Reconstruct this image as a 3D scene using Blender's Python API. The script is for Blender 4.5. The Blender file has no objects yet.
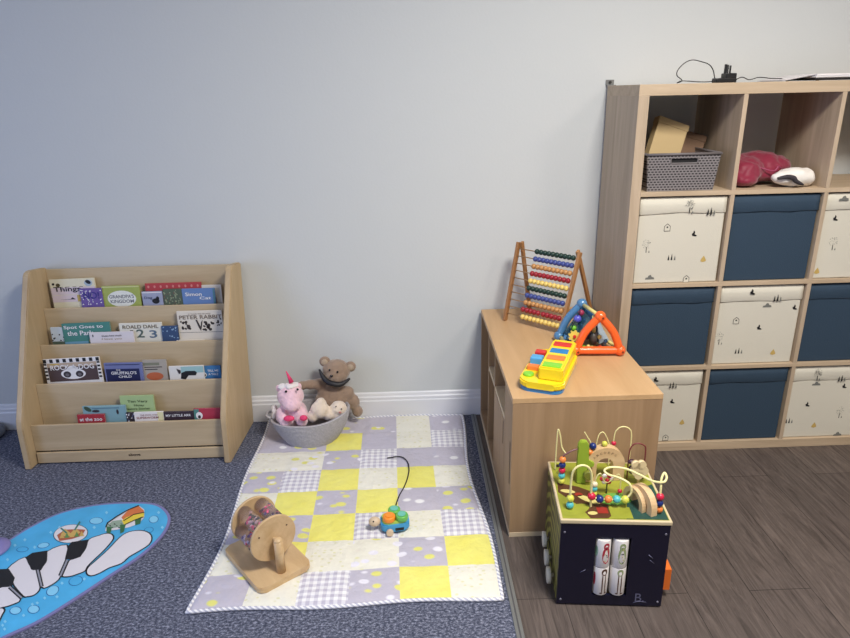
import bpy, bmesh, math, random
from mathutils import Vector, Matrix, noise
random.seed(7)
C = bpy.context.scene.collection
PI = math.pi

# ------------------------------------------------------------------ camera
F = 638.315; YAW, PITCH, ROLL = 0.0224, 0.3395, -0.0220
CAM = Vector((-0.8159, -2.7309, 1.4501))
def cam_axes():
    cy, sy = math.cos(YAW), math.sin(YAW); cp, sp = math.cos(PITCH), math.sin(PITCH); cr, sr = math.cos(ROLL), math.sin(ROLL)
    f = Vector((sy, cy, 0)); r = Vector((cy, -sy, 0)); u = Vector((0, 0, 1))
    f2 = cp*f - sp*u; u2 = cp*u + sp*f
    return cr*r + sr*u2, -sr*r + cr*u2, f2
AR, AU, AF = cam_axes()
def ray(x, y): return AR*((x-425)/F) + AU*(-(y-319)/F) + AF
def onz(x, y, z=0.0):
    d = ray(x, y); return CAM + d*((z-CAM.z)/d.z)
def ony(x, y, yy):
    d = ray(x, y); return CAM + d*((yy-CAM.y)/d.y)
def onx(x, y, xx):
    d = ray(x, y); return CAM + d*((xx-CAM.x)/d.x)
cd = bpy.data.cameras.new('camera'); cam = bpy.data.objects.new('camera', cd); C.objects.link(cam)
cd.sensor_fit = 'HORIZONTAL'; cd.sensor_width = 36; cd.lens = F*36/850; cd.clip_start = .05
M3 = Matrix((AR, AU, -AF)).transposed()
cam.matrix_world = Matrix.Translation(CAM) @ M3.to_4x4()
bpy.context.scene.camera = cam

# ------------------------------------------------------------------ materials
def srgb(r, g, b):
    return tuple(((c/255)/12.92 if c/255 <= .04045 else ((c/255+.055)/1.055)**2.4) for c in (r, g, b)) + (1,)
MATS = {}
def mat(name, col, rough=.6, metal=0, bump=0, bscale=200, noise_amt=0, nscale=30, trans=0, coat=0, sheen=0):
    if name in MATS: return MATS[name]
    m = bpy.data.materials.new(name); m.use_nodes = True; nt = m.node_tree; b = nt.nodes['Principled BSDF']
    c = srgb(*col); b.inputs['Base Color'].default_value = c
    b.inputs['Roughness'].default_value = rough; b.inputs['Metallic'].default_value = metal
    if trans: b.inputs['Transmission Weight'].default_value = trans; b.inputs['IOR'].default_value = 1.15
    if coat: b.inputs['Coat Weight'].default_value = coat
    if sheen: b.inputs['Sheen Weight'].default_value = sheen
    tc = nt.nodes.new('ShaderNodeTexCoord')
    if noise_amt:
        n = nt.nodes.new('ShaderNodeTexNoise'); n.inputs['Scale'].default_value = nscale; n.inputs['Detail'].default_value = 4
        nt.links.new(tc.outputs['Object'], n.inputs['Vector'])
        r = nt.nodes.new('ShaderNodeValToRGB')
        r.color_ramp.elements[0].position = .3; r.color_ramp.elements[1].position = .7
        r.color_ramp.elements[0].color = tuple(x*(1-noise_amt) for x in c[:3])+(1,)
        r.color_ramp.elements[1].color = tuple(min(1, x*(1+noise_amt)) for x in c[:3])+(1,)
        nt.links.new(n.outputs['Fac'], r.inputs['Fac']); nt.links.new(r.outputs['Color'], b.inputs['Base Color'])
    if bump:
        n = nt.nodes.new('ShaderNodeTexNoise'); n.inputs['Scale'].default_value = bscale; n.inputs['Detail'].default_value = 3
        nt.links.new(tc.outputs['Object'], n.inputs['Vector'])
        bp = nt.nodes.new('ShaderNodeBump'); bp.inputs['Strength'].default_value = bump; bp.inputs['Distance'].default_value = .004
        nt.links.new(n.outputs['Fac'], bp.inputs['Height']); nt.links.new(bp.outputs['Normal'], b.inputs['Normal'])
    MATS[name] = m; return m
def wood(name, c1, c2, axis='Z', scale=14, rough=.5, stretch=12):
    if name in MATS: return MATS[name]
    m = bpy.data.materials.new(name); m.use_nodes = True; nt = m.node_tree; b = nt.nodes['Principled BSDF']
    b.inputs['Roughness'].default_value = rough
    tc = nt.nodes.new('ShaderNodeTexCoord'); mp = nt.nodes.new('ShaderNodeMapping')
    s = [scale]*3; s['XYZ'.index(axis)] = scale/stretch; mp.inputs['Scale'].default_value = s
    n = nt.nodes.new('ShaderNodeTexNoise'); n.inputs['Scale'].default_value = 1; n.inputs['Detail'].default_value = 7; n.inputs['Roughness'].default_value = .65; n.inputs['Distortion'].default_value = .6
    r = nt.nodes.new('ShaderNodeValToRGB'); e = r.color_ramp.elements
    e[0].position = .32; e[1].position = .68; e[0].color = srgb(*c1); e[1].color = srgb(*c2)
    L = nt.links.new
    L(tc.outputs['Object'], mp.inputs['Vector']); L(mp.outputs['Vector'], n.inputs['Vector']); L(n.outputs['Fac'], r.inputs['Fac']); L(r.outputs['Color'], b.inputs['Base Color'])
    bp = nt.nodes.new('ShaderNodeBump'); bp.inputs['Strength'].default_value = .08; bp.inputs['Distance'].default_value = .002
    L(n.outputs['Fac'], bp.inputs['Height']); L(bp.outputs['Normal'], b.inputs['Normal'])
    MATS[name] = m; return m

# ------------------------------------------------------------------ mesh builder (world coordinates)
class MB:
    def __init__(s): s.bm = bmesh.new(); s.mats = []
    def mi(s, m):
        if m not in s.mats: s.mats.append(m)
        return s.mats.index(m)
    def _fin(s, faces, m, smooth=False):
        i = s.mi(m)
        for f in faces: f.material_index = i; f.smooth = smooth
    def box(s, x0, x1, y0, y1, z0, z1, m, bev=0, T=None, seg=2):
        n0 = len(s.bm.faces); t = bmesh.new()
        v = [t.verts.new((x, y, z)) for x in (x0, x1) for y in (y0, y1) for z in (z0, z1)]
        for q in ((0,1,3,2),(4,6,7,5),(0,4,5,1),(2,3,7,6),(0,2,6,4),(1,5,7,3)): t.faces.new([v[k] for k in q])
        if bev: bmesh.ops.bevel(t, geom=list(t.edges), offset=bev, segments=seg, affect='EDGES', profile=.5)
        s.add(t, m, T, smooth=False); return s
    def add(s, t, m, T=None, smooth=None):
        bmesh.ops.recalc_face_normals(t, faces=list(t.faces))
        i = s.mi(m) if m is not None else None
        mp = {}
        for v in t.verts: mp[v] = s.bm.verts.new(T @ v.co if T is not None else v.co)
        for f in t.faces:
            try: g = s.bm.faces.new([mp[v] for v in f.verts])
            except ValueError: continue
            g.material_index = i if i is not None else f.material_index
            g.smooth = f.smooth if smooth is None else smooth
        t.free()
    def tube(s, pts, r, m, seg=8, closed=False, caps=True, taper=None):
        pts = [Vector(p) for p in pts]; n = len(pts); t = bmesh.new(); rings = []
        prev = None
        for i, p in enumerate(pts):
            if closed: d = pts[(i+1) % n]-pts[i-1]
            else: d = pts[min(i+1, n-1)]-pts[max(i-1, 0)]
            d.normalize()
            if prev is None:
                a = Vector((0,0,1)) if abs(d.z) < .9 else Vector((1,0,0)); prev = d.cross(a).normalized()
            a = (prev - d*prev.dot(d)); a = a.normalized() if a.length > 1e-6 else d.orthogonal().normalized(); prev = a
            bb = d.cross(a); rr = r if taper is None else taper[i]
            rings.append([t.verts.new(p + a*math.cos(2*PI*k/seg)*rr + bb*math.sin(2*PI*k/seg)*rr) for k in range(seg)])
        for i in range(n if closed else n-1):
            A = rings[i]; B = rings[(i+1) % n]
            for k in range(seg):
                f = t.faces.new((A[k], A[(k+1) % seg], B[(k+1) % seg], B[k])); f.smooth = True
        if not closed and caps:
            t.faces.new(rings[0]); t.faces.new(rings[-1])
        s.add(t, m); return s
    def cyl(s, p0, p1, r, m, seg=20, r1=None, bev=0):
        p0 = Vector(p0); p1 = Vector(p1); r1 = r if r1 is None else r1
        d = (p1-p0); L = d.length; d.normalize(); a = d.orthogonal().normalized(); b = d.cross(a)
        t = bmesh.new(); prof = [(0, r), (L, r1)] if not bev else [(0, r-bev), (bev*.3, r-bev*.3), (bev, r), (L-bev, r1), (L-bev*.3, r1-bev*.3), (L, r1-bev)]
        rings = [[t.verts.new(p0 + d*h + a*math.cos(2*PI*k/seg)*q + b*math.sin(2*PI*k/seg)*q) for k in range(seg)] for h, q in prof]
        for A, B in zip(rings, rings[1:]):
            for k in range(seg): t.faces.new((A[k], A[(k+1) % seg], B[(k+1) % seg], B[k])).smooth = True
        t.faces.new(rings[0]); t.faces.new(rings[-1]); s.add(t, m); return s
    def ball(s, c, r, m, seg=14, T=None):
        r = (r, r, r) if isinstance(r, (int, float)) else r
        t = bmesh.new(); bmesh.ops.create_uvsphere(t, u_segments=seg, v_segments=max(6, seg//2+1), radius=1)
        for f in t.faces: f.smooth = True
        X = Matrix.Translation(Vector(c)) @ (T if T is not None else Matrix()) @ Matrix.Diagonal((r[0], r[1], r[2], 1))
        s.add(t, m, X); return s
    def lathe(s, prof, c, m, seg=32, sx=1, sy=1, T=None, smooth=True):
        t = bmesh.new(); R = []
        for r, z in prof:
            R.append([t.verts.new((r*math.cos(2*PI*k/seg)*sx, r*math.sin(2*PI*k/seg)*sy, z)) for k in range(seg)])
        for A, B in zip(R, R[1:]):
            for k in range(seg): t.faces.new((A[k], A[(k+1) % seg], B[(k+1) % seg], B[k])).smooth = smooth
        if prof[0][0] > 1e-5: t.faces.new(R[0])
        if prof[-1][0] > 1e-5: t.faces.new(R[-1])
        bmesh.ops.remove_doubles(t, verts=list(t.verts), dist=1e-6)
        s.add(t, m, Matrix.Translation(Vector(c)) @ (T if T is not None else Matrix())); return s
    def prism(s, poly, h0, h1, m, T, bev=0):
        """poly in local xy extruded h0..h1 along local z, T to world"""
        t = bmesh.new(); A = [t.verts.new((x, y, h0)) for x, y in poly]; B = [t.verts.new((x, y, h1)) for x, y in poly]
        n = len(poly); t.faces.new(A); t.faces.new(B)
        for k in range(n): t.faces.new((A[k], A[(k+1) % n], B[(k+1) % n], B[k]))
        if bev: bmesh.ops.bevel(t, geom=list(t.edges), offset=bev, segments=2, affect='EDGES')
        s.add(t, m, T, smooth=False); return s
    def flat(s, poly, m, T=None, z=0):
        t = bmesh.new(); t.faces.new([t.verts.new((x, y, z)) for x, y in poly])
        for f in t.faces:
            f.normal_update()
            if f.normal.z < 0: f.normal_flip()
        i = s.mi(m); X = T if T is not None else Matrix()
        g = s.bm.faces.new([s.bm.verts.new(X @ v.co) for v in t.faces[:][0].verts]); g.material_index = i; t.free(); return s
    def build(s, name, parent=None, base=None, mods=None):
        me = bpy.data.meshes.new(name)
        if parent is not None and base is None:
            inv = parent.matrix_world.inverted() if not parent.get('_u') else Matrix()
            p = parent; chain = Matrix()
            inv = world_of(parent).inverted()
            bmesh.ops.transform(s.bm, matrix=inv, verts=list(s.bm.verts))
        elif base is not None:
            bmesh.ops.translate(s.bm, vec=-Vector(base), verts=list(s.bm.verts))
        s.bm.to_mesh(me); s.bm.free()
        for m in s.mats: me.materials.append(m)
        o = bpy.data.objects.new(name, me); C.objects.link(o)
        if parent is not None: o.parent = parent
        elif base is not None: o.location = Vector(base)
        return o
def world_of(o):
    m = Matrix.LocRotScale(o.location, o.rotation_euler, o.scale)
    return world_of(o.parent) @ m if o.parent else m
def tag(o, label=None, cat=None, group=None, kind=None):
    if label: o['label'] = label
    if cat: o['category'] = cat
    if group: o['group'] = group
    if kind: o['kind'] = kind
    return o
def thing(name, loc, label, cat, group=None, rot=(0, 0, 0)):
    o = bpy.data.objects.new(name, None); C.objects.link(o); o.location = Vector(loc); o.rotation_euler = rot
    o.empty_display_size = .05
    return tag(o, label, cat, group)
def struct(mb, name): return tag(mb.build(name), kind='structure')
def frame(o, x, y, z=None):      # matrix from origin and axes
    x = Vector(x).normalized(); y = Vector(y).normalized(); z = x.cross(y) if z is None else Vector(z)
    M = Matrix((x, y, z)).transposed().to_4x4(); return Matrix.Translation(Vector(o)) @ M
def lettering(txt, W, H, m, T, name='lettering', parent=None, ext=.0003, bold=0):
    """mesh text fitted in a W x H box centred on T's origin, in T's xy plane"""
    cu = bpy.data.curves.new('txt', 'FONT'); cu.body = txt; cu.align_x = 'CENTER'; cu.extrude = 0; cu.size = 1; cu.resolution_u = 3; cu.offset = bold
    cu.space_line = .8
    ob = bpy.data.objects.new('txt', cu); C.objects.link(ob)
    dg = bpy.context.evaluated_depsgraph_get(); dg.update()
    me = bpy.data.meshes.new_from_object(ob.evaluated_get(dg)); bpy.data.objects.remove(ob)
    xs = [v.co.x for v in me.vertices]; ys = [v.co.y for v in me.vertices]
    cx, cy = (min(xs)+max(xs))/2, (min(ys)+max(ys))/2; w = max(xs)-min(xs); h = max(ys)-min(ys)
    mb = MB(); t = bmesh.new(); t.from_mesh(me); bpy.data.meshes.remove(me)
    for v in t.verts: v.co = Vector(((v.co.x-cx)*W/w, (v.co.y-cy)*H/h, ext))
    i = mb.mi(m)
    mp = {v: mb.bm.verts.new(T @ v.co) for v in t.verts}
    for f in t.faces:
        g = mb.bm.faces.new([mp[v] for v in f.verts]); g.material_index = i
    t.free()
    return mb.build(name, parent)
def smooth_pts(pts, n=6, closed=False):
    P = [Vector(p) for p in pts]; out = []; N = len(P)
    rng = range(N) if closed else range(N-1)
    for i in rng:
        p0 = P[i-1] if (closed or i > 0) else P[0]; p1 = P[i]; p2 = P[(i+1) % N]; p3 = P[(i+2) % N] if (closed or i+2 < N) else P[-1]
        for k in range(n):
            t = k/n; out.append(.5*((2*p1)+(-p0+p2)*t+(2*p0-5*p1+4*p2-p3)*t*t+(-p0+3*p1-3*p2+p3)*t**3))
    if not closed: out.append(P[-1])
    return out
def copy_tree(o, parent=None):
    c = o.copy(); C.objects.link(c)
    if parent is not None: c.parent = parent
    for ch in [q for q in o.children]: copy_tree(ch, c)
    return c
def ell(cx, cy, rx, ry, a=0, n=24):
    return [(cx+rx*math.cos(t)*math.cos(a)-ry*math.sin(t)*math.sin(a), cy+rx*math.cos(t)*math.sin(a)+ry*math.sin(t)*math.cos(a)) for t in [2*PI*k/n for k in range(n)]]
def offset_poly(poly, d):
    n = len(poly); ar = sum(poly[i-1][0]*poly[i][1]-poly[i][0]*poly[i-1][1] for i in range(n)); sg = 1 if ar > 0 else -1
    out = []
    for i in range(n):
        a = Vector(poly[i-1]); b = Vector(poly[i]); c = Vector(poly[(i+1) % n])
        e1 = (b-a).normalized(); e2 = (c-b).normalized()
        nn = Vector((e1.y+e2.y, -(e1.x+e2.x)))
        nn = nn.normalized() if nn.length > 1e-6 else Vector((e1.y, -e1.x))
        out.append(tuple(b+nn*d*sg))
    return out

# ------------------------------------------------------------------ room
wallm = mat('painted_wall', (206, 208, 206), .85, bump=.12, bscale=90)
basem = mat('white_gloss', (226, 226, 228), .35)
ceilm = mat('ceiling_white', (225, 225, 225), .9)

def carpet_mat():
    m = bpy.data.materials.new('slate_carpet'); m.use_nodes = True; nt = m.node_tree; b = nt.nodes['Principled BSDF']; L = nt.links.new
    b.inputs['Roughness'].default_value = .95
    tc = nt.nodes.new('ShaderNodeTexCoord')
    mp = nt.nodes.new('ShaderNodeMapping'); mp.inputs['Scale'].default_value = (95, 150, 95); L(tc.outputs['Object'], mp.inputs['Vector'])
    n = nt.nodes.new('ShaderNodeTexNoise'); n.inputs['Scale'].default_value = 1; n.inputs['Detail'].default_value = 5; n.inputs['Roughness'].default_value = .8
    L(mp.outputs['Vector'], n.inputs['Vector'])
    r = nt.nodes.new('ShaderNodeValToRGB'); e = r.color_ramp.elements; e[0].position = .38; e[1].position = .64
    e[0].color = srgb(38, 44, 64); e[1].color = srgb(158, 161, 180)
    x = e.new(.5); x.color = srgb(80, 84, 101)
    L(n.outputs['Fac'], r.inputs['Fac']); L(r.outputs['Color'], b.inputs['Base Color'])
    bp = nt.nodes.new('ShaderNodeBump'); bp.inputs['Strength'].default_value = .6; bp.inputs['Distance'].default_value = .004
    L(n.outputs['Fac'], bp.inputs['Height']); L(bp.outputs['Normal'], b.inputs['Normal'])
    return m
def plank_mat():
    m = bpy.data.materials.new('dark_planks'); m.use_nodes = True; nt = m.node_tree; b = nt.nodes['Principled BSDF']; L = nt.links.new
    b.inputs['Roughness'].default_value = .55
    tc = nt.nodes.new('ShaderNodeTexCoord'); mp = nt.nodes.new('ShaderNodeMapping'); mp.inputs['Rotation'].default_value = (0, 0, PI/2)
    L(tc.outputs['Object'], mp.inputs['Vector'])
    br = nt.nodes.new('ShaderNodeTexBrick'); br.inputs['Scale'].default_value = 1; br.inputs['Brick Width'].default_value = 1.2; br.inputs['Row Height'].default_value = .19
    br.inputs['Mortar Size'].default_value = .0012; br.inputs['Color1'].default_value = srgb(90, 80, 75); br.inputs['Color2'].default_value = srgb(100, 89, 83); br.inputs['Mortar'].default_value = srgb(50, 43, 41)
    L(mp.outputs['Vector'], br.inputs['Vector'])
    m2 = nt.nodes.new('ShaderNodeMapping'); m2.inputs['Scale'].default_value = (30, 2.2, 1); L(tc.outputs['Object'], m2.inputs['Vector'])
    n = nt.nodes.new('ShaderNodeTexNoise'); n.inputs['Scale'].default_value = 1; n.inputs['Detail'].default_value = 8; n.inputs['Distortion'].default_value = 3.2; n.inputs['Roughness'].default_value = .7
    L(m2.outputs['Vector'], n.inputs['Vector'])
    r = nt.nodes.new('ShaderNodeValToRGB'); e = r.color_ramp.elements; e[0].position = .32; e[1].position = .7; e[0].color = (.42, .40, .39, 1); e[1].color = (1.22, 1.2, 1.18, 1)
    L(n.outputs['Fac'], r.inputs['Fac'])
    mx = nt.nodes.new('ShaderNodeMix'); mx.data_type = 'RGBA'; mx.blend_type = 'MULTIPLY'; mx.inputs['Factor'].default_value = 1
    L(br.outputs['Color'], mx.inputs[6]); L(r.outputs['Color'], mx.inputs[7]); L(mx.outputs[2], b.inputs['Base Color'])
    bp = nt.nodes.new('ShaderNodeBump'); bp.inputs['Strength'].default_value = .2; bp.inputs['Distance'].default_value = .002
    L(n.outputs['Fac'], bp.inputs['Height']); L(bp.outputs['Normal'], b.inputs['Normal'])
    return m
XL, XR, YB, H = -3.9, 2.6, -5.2, 2.6
SEAM = -.535
struct(MB().box(SEAM, XR, YB, .0, -.05, 0, plank_mat()), 'floor')
struct(MB().box(XL, SEAM, YB, .0, -.05, 0, carpet_mat()), 'floor_carpet')
mb = MB(); mm = mat('brushed_aluminium', (150, 152, 150), .4, .7)
mb.box(SEAM-.012, SEAM+.012, -5.2, -.018, 0, .004, mm, .0015); mb.box(SEAM-.002, SEAM+.002, -5.2, -.018, .004, .0052, mat('strip_groove', (105, 105, 108), .4, .6))
struct(mb, 'trim_1')
struct(MB().box(XL, XR, 0, .1, 0, H, wallm), 'wall_back')
struct(MB().box(XL-.1, XL, YB, 0, 0, H, wallm), 'wall_left')
struct(MB().box(XR, XR+.1, YB, 0, 0, H, wallm), 'wall_right')
struct(MB().box(XL, XR, YB-.1, YB, 0, H, wallm), 'wall_front')
struct(MB().box(XL-.1, XR+.1, YB-.1, .1, H, H+.1, ceilm), 'ceiling')
# skirting with a moulded top
prof = [(0, 0), (-.017, 0), (-.017, .086), (-.0135, .092), (-.0135, .104), (-.009, .110), (-.007, .122), (-.003, .127), (0, .127)]
mb = MB(); mb.prism(prof, XL, XR, basem, Matrix(((0, 0, 1, 0), (1, 0, 0, 0), (0, 1, 0, 0), (0, 0, 0, 1))))
struct(mb, 'baseboard_back')

# ------------------------------------------------------------------ common materials
maple = wood('maple_board', (188, 164, 128), (206, 184, 148), 'X', 16, .5, 10)
maple_v = wood('maple_side', (186, 160, 122), (203, 178, 140), 'Z', 16, .5, 10)
edge_m = mat('maple_edge', (214, 192, 158), .5)
oak = wood('stained_oak_upright', (166, 146, 122), (192, 171, 146), 'Z', 22, .55, 14)
oakx = wood('stained_oak_shelf', (172, 150, 123), (198, 176, 148), 'X', 22, .55, 14)
beech = wood('beech_top', (190, 152, 108), (203, 166, 122), 'Y', 14, .45, 10)
beech_v = wood('beech_end', (150, 120, 88), (172, 140, 106), 'Z', 18, .5, 16)
toywood = wood('varnished_toy_wood', (206, 170, 124), (224, 192, 148), 'X', 20, .35, 6)
white = mat('paper_white', (238, 234, 228), .7)
black = mat('print_and_shade_black', (22, 20, 22), .6)
def pm(name, c, r=.45, **k): return mat(name, c, r, **k)

# ------------------------------------------------------------------ cube shelving unit
KF, KB = -.396, -.02
kx = thing('shelving_unit', (.732, (KF+KB)/2, 0), 'tall pale oak cube shelving unit against the wall, filled with fabric boxes', 'shelving unit')
W = 1.464
MB().box(0, .038, KF, KB, 0, 1.426, oak, .001).build('side_panel', kx)
MB().box(W-.038, W, KF, KB, 0, 1.426, oak, .001).build('side_panel', kx)
MB().box(0, W, KF, KB, 1.426, 1.464, oakx, .001).build('top_panel', kx)
MB().box(.038, W-.038, KF, KB, 0, .038, oakx, .001).build('bottom_panel', kx)
for k in range(1, 4):
    z = .038+.351*k-.016
    MB().box(.038, W-.038, KF, KB, z, z+.016, oakx, .0008).build('shelf', kx)
for c in range(1, 4):
    for r in range(4):
        x = .038+.351*c-.016; z = .038+.351*r
        MB().box(x, x+.016, KF+.0005, KB, z, z+.335, oak, .0008).build('divider', kx)
mb = MB(); g = mat('bracket_grey', (122, 122, 120), .5, .4)
mb.box(-.001, .034, KB, -.001, 1.464, 1.467, g); mb.box(-.003, .030, -.0035, -.0005, 1.467, 1.487, g); mb.cyl((.014, -.0035, 1.477), (.014, -.007, 1.477), .006, mat('screw_dark', (60, 58, 56), .4, .5), 10)
mb.build('wall_bracket', kx)

navy = mat('navy_box_fabric', (40, 60, 78), .8, bump=.25, bscale=260)
navyd = mat('navy_box_seam', (24, 40, 56), .8)
cream = mat('printed_box_fabric', (206, 200, 184), .8, bump=.15, bscale=200)
gold = mat('print_gold', (190, 160, 90), .7); pgrey = mat('print_grey', (110, 110, 104), .7)
def tree(mb, T, x, z, s=1):
    for k in range(46):
        a = random.random()*2*PI; r = (random.random()**.5)
        mb.flat([(x+r*.017*s*math.cos(a)+dx*.0008, z+r*.019*s*math.sin(a)+dz*.0008) for dx, dz in ((-1,-1),(1,-1),(1,1),(-1,1))], pgrey, T, .0006)
    mb.flat([(x-.0015, z-.034*s), (x+.0015, z-.034*s), (x+.001, z-.012*s), (x-.001, z-.012*s)], black, T, .0007)
    mb.flat([(x+.008, z-.034*s), (x+.014, z-.034*s), (x+.011, z-.024*s)], pgrey, T, .0007)
def house(mb, T, x, z):
    P = [(-.012, -.014), (.012, -.014), (.012, .006), (0, .016), (-.012, .006)]
    mb.flat([(x+a, z+b) for a, b in P], black, T, .0006); mb.flat([(x+a*.84, z+b*.84) for a, b in P], cream, T, .0009)
    mb.flat(ell(x, z+.002, .0035, .0035, 0, 8), black, T, .0012)
def bird(mb, T, x, z, s=1):
    mb.flat([(x-.002*s, z+.012*s), (x+.003*s, z+.006*s), (x+.002*s, z-.002*s), (x+.012*s, z-.008*s), (x+.006*s, z-.011*s), (x-.006*s, z-.009*s), (x-.009*s, z), (x-.004*s, z+.003*s)], black, T, .0007)
def firs(mb, T, x, z):
    for dx, h, m in ((-.013, .022, black), (-.001, .027, black), (.011, .018, pgrey)):
        mb.flat([(x+dx-.0035, z-.011), (x+dx+.0035, z-.011), (x+dx+.002, z-.011+h*.6), (x+dx, z-.011+h)], m, T, .0007)
def cloud(mb, T, x, z, m=pgrey):
    mb.flat([(x-.018, z-.007), (x+.018, z-.007), (x+.016, z+.001), (x+.008, z+.003), (x+.003, z+.011), (x-.004, z+.009), (x-.008, z+.001), (x-.016, z)], m, T, .0007)
def drop(mb, T, x, z, m=gold):
    mb.flat([(x-.011, z-.008), (x, z-.012), (x+.011, z-.008), (x+.009, z), (x+.001, z+.014), (x-.008, z+.001)], m, T, .0007)
SETS = {
 0: [(tree, .185, .302), (firs, .268, .272), (house, .11, .215), (bird, .215, .19), (tree, .038, .155), (firs, .14, .10), (drop, .262, .09), (cloud, .062, .022), (house, .205, .012)],
 1: [(bird, .12, .305), (firs, .225, .275), (cloud, .19, .245), (house, .075, .185), (bird, .172, .155), (tree, .018, .12), (firs, .105, .055), (drop, .245, .045), (bird, .302, .235)],
 2: [(cloud, .06, .308), (tree, .17, .30), (firs, .25, .27), (bird, .045, .235), (tree, .055, .145), (drop, .012, .03), (house, .2, .11), (bird, .27, .19)],
 3: [(bird, .13, .295), (firs, .205, .265), (house, .115, .215), (bird, .21, .19), (firs, .135, .095), (house, .2, .018), (cloud, .06, .03), (drop, .262, .09)],
 4: [(tree, .095, .30), (firs, .20, .27), (cloud, .10, .248), (bird, .22, .235), (bird, .08, .155), (firs, .016, .08), (drop, .125, .055), (cloud, .235, .008), (tree, .225, .12)],
}
def storage_box(c, r, style, label, dx=0, group=None, sag=0):
    x0 = .038+.351*c+.006+dx; z0 = .038+.351*r+.001; w = .322; h = .328
    o = thing('storage_box', (x0+w/2, (KF+KB)/2, z0), label, 'storage box', 'fabric boxes in the oak shelving')
    f = navy if style < 0 else cream
    y0 = KF+.012
    mb = MB(); mb.box(x0, x0+w, y0, KB-.03, z0, z0+h-.004, f, .004)
    T = frame((x0, y0, z0), (1, 0, 0), (0, 0, 1))
    if style >= 0:
        for fn, x, z in SETS[style]:
            if z < .262: fn(mb, T, x, z)
    mb.build('box_body', o)
    # folded flap over the front, gently sagging
    mb = MB(); t = bmesh.new(); n = 24; zt = z0+h; rows = [(0.022, zt), (-.001, zt), (-.0018, zt-.03), (-.0035, zt-.060), (-.0012, zt-.064)]
    G = [[t.verts.new((x0-.001+(w+.002)*i/n, y0+yy-.0008*math.sin(i*.7+r+c)*(k > 1), zz+(sag*math.sin(PI*i/n) if k > 2 else 0)-.0015*math.sin(i*.45+c)*(k > 2))) for i in range(n+1)] for k, (yy, zz) in enumerate(rows)]
    for A, B in zip(G, G[1:]):
        for i in range(n): t.faces.new((A[i], A[i+1], B[i+1], B[i])).smooth = True
    mb.add(t, f)
    if style >= 0:
        T2 = frame((x0, y0-.0062, z0), (1, 0, 0), (0, -.0, 1))
        for fn, x, z in SETS[style]:
            if z >= .262: fn(mb, T2, x, z)
    fl = mb.build('box_flap', o)
    s = fl.modifiers.new('solid', 'SOLIDIFY'); s.thickness = .0015
    return o
storage_box(0, 2, 0, 'cream printed fabric box directly beneath the grey woven basket in the oak shelving', sag=.004)
storage_box(1, 2, -1, 'navy fabric box directly beneath the crimson bag in the oak shelving')
storage_box(2, 2, 2, 'cream printed fabric box cut by the right photo edge, beside an upper navy box')
storage_box(0, 1, -1, 'navy fabric box behind the orange triangle toy, at the left of the oak shelving')
storage_box(1, 1, 1, 'cream printed fabric box with a navy box on each side and a navy box above')
storage_box(2, 1, -1, 'navy fabric box cut by the right photo edge, between two cream boxes')
storage_box(0, 0, 3, 'cream printed fabric box in the bottom row, partly hidden by the low cabinet', dx=-.002)
storage_box(1, 0, -1, 'navy fabric box in the bottom row of the shelving, between two cream boxes')
storage_box(2, 0, 4, 'cream printed fabric box at the bottom right corner of the shelving, near the dark floor')

# grey woven plastic basket
def weave_mat():
    m = bpy.data.materials.new('grey_weave'); m.use_nodes = True; nt = m.node_tree; b = nt.nodes['Principled BSDF']; L = nt.links.new
    b.inputs['Roughness'].default_value = .5
    tc = nt.nodes.new('ShaderNodeTexCoord'); mp = nt.nodes.new('ShaderNodeMapping'); mp.inputs['Rotation'].default_value = (PI/2, 0, 0); L(tc.outputs['Object'], mp.inputs['Vector'])
    br = nt.nodes.new('ShaderNodeTexBrick'); br.inputs['Scale'].default_value = 1; br.inputs['Brick Width'].default_value = .013; br.inputs['Row Height'].default_value = .0092
    br.inputs['Mortar Size'].default_value = .0026; br.inputs['Mortar Smooth'].default_value = .3
    br.inputs['Color1'].default_value = srgb(30, 26, 30); br.inputs['Color2'].default_value = srgb(38, 34, 36); br.inputs['Mortar'].default_value = srgb(132, 126, 126)
    L(mp.outputs['Vector'], br.inputs['Vector']); L(br.outputs['Color'], b.inputs['Base Color'])
    return m
gw = weave_mat(); gp = mat('grey_plastic', (104, 98, 98), .45)
bx0, bx1, bz0, bz1 = .056, .322, 1.093, 1.228
wb = thing('storage_basket', (.196, -.24, bz0), 'grey woven plastic basket holding folded cards in the top cell of the shelving', 'basket')
tp = .012
def tap(z): return tp*(1-(z-bz0)/(bz1-bz0))
mb = MB(); t = bmesh.new()
def quadT(a, b, c, d): t.faces.new([t.verts.new(q) for q in (a, b, c, d)])
yf, yb = -.382, -.1
hx0, hx1, hz0, hz1 = .142, .242, 1.194, 1.209
def fr(x, z): 
    k = (x-bx0)/(bx1-bx0); tt = tap(z)
    return (bx0+tt+(bx1-bx0-2*tt)*k, yf+tt*.6, z)
xs = [bx0, hx0, hx1, bx1]; zs = [bz0, hz0, hz1, bz1-.008]
for i in range(3):
    for j in range(3):
        if i == 1 and j == 1: continue
        quadT(fr(xs[i], zs[j]), fr(xs[i+1], zs[j]), fr(xs[i+1], zs[j+1]), fr(xs[i], zs[j+1]))
for sx in (0, 1):
    X = lambda z: (bx0+tap(z)) if sx == 0 else (bx1-tap(z))
    quadT((X(bz0), yf+tp*.6, bz0), (X(bz0), yb, bz0), (X(bz1), yb, bz1-.004), (X(bz1), yf, bz1-.004))
quadT((bx0+tp, yb, bz0), (bx1-tp, yb, bz0), (bx1, yb, bz1-.004), (bx0, yb, bz1-.004))
quadT((bx0+tp, yb, bz0), (bx1-tp, yb, bz0), (bx1-tp, yf+tp*.6, bz0), (bx0+tp, yf+tp*.6, bz0))
bmesh.ops.remove_doubles(t, verts=list(t.verts), dist=1e-5)
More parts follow.
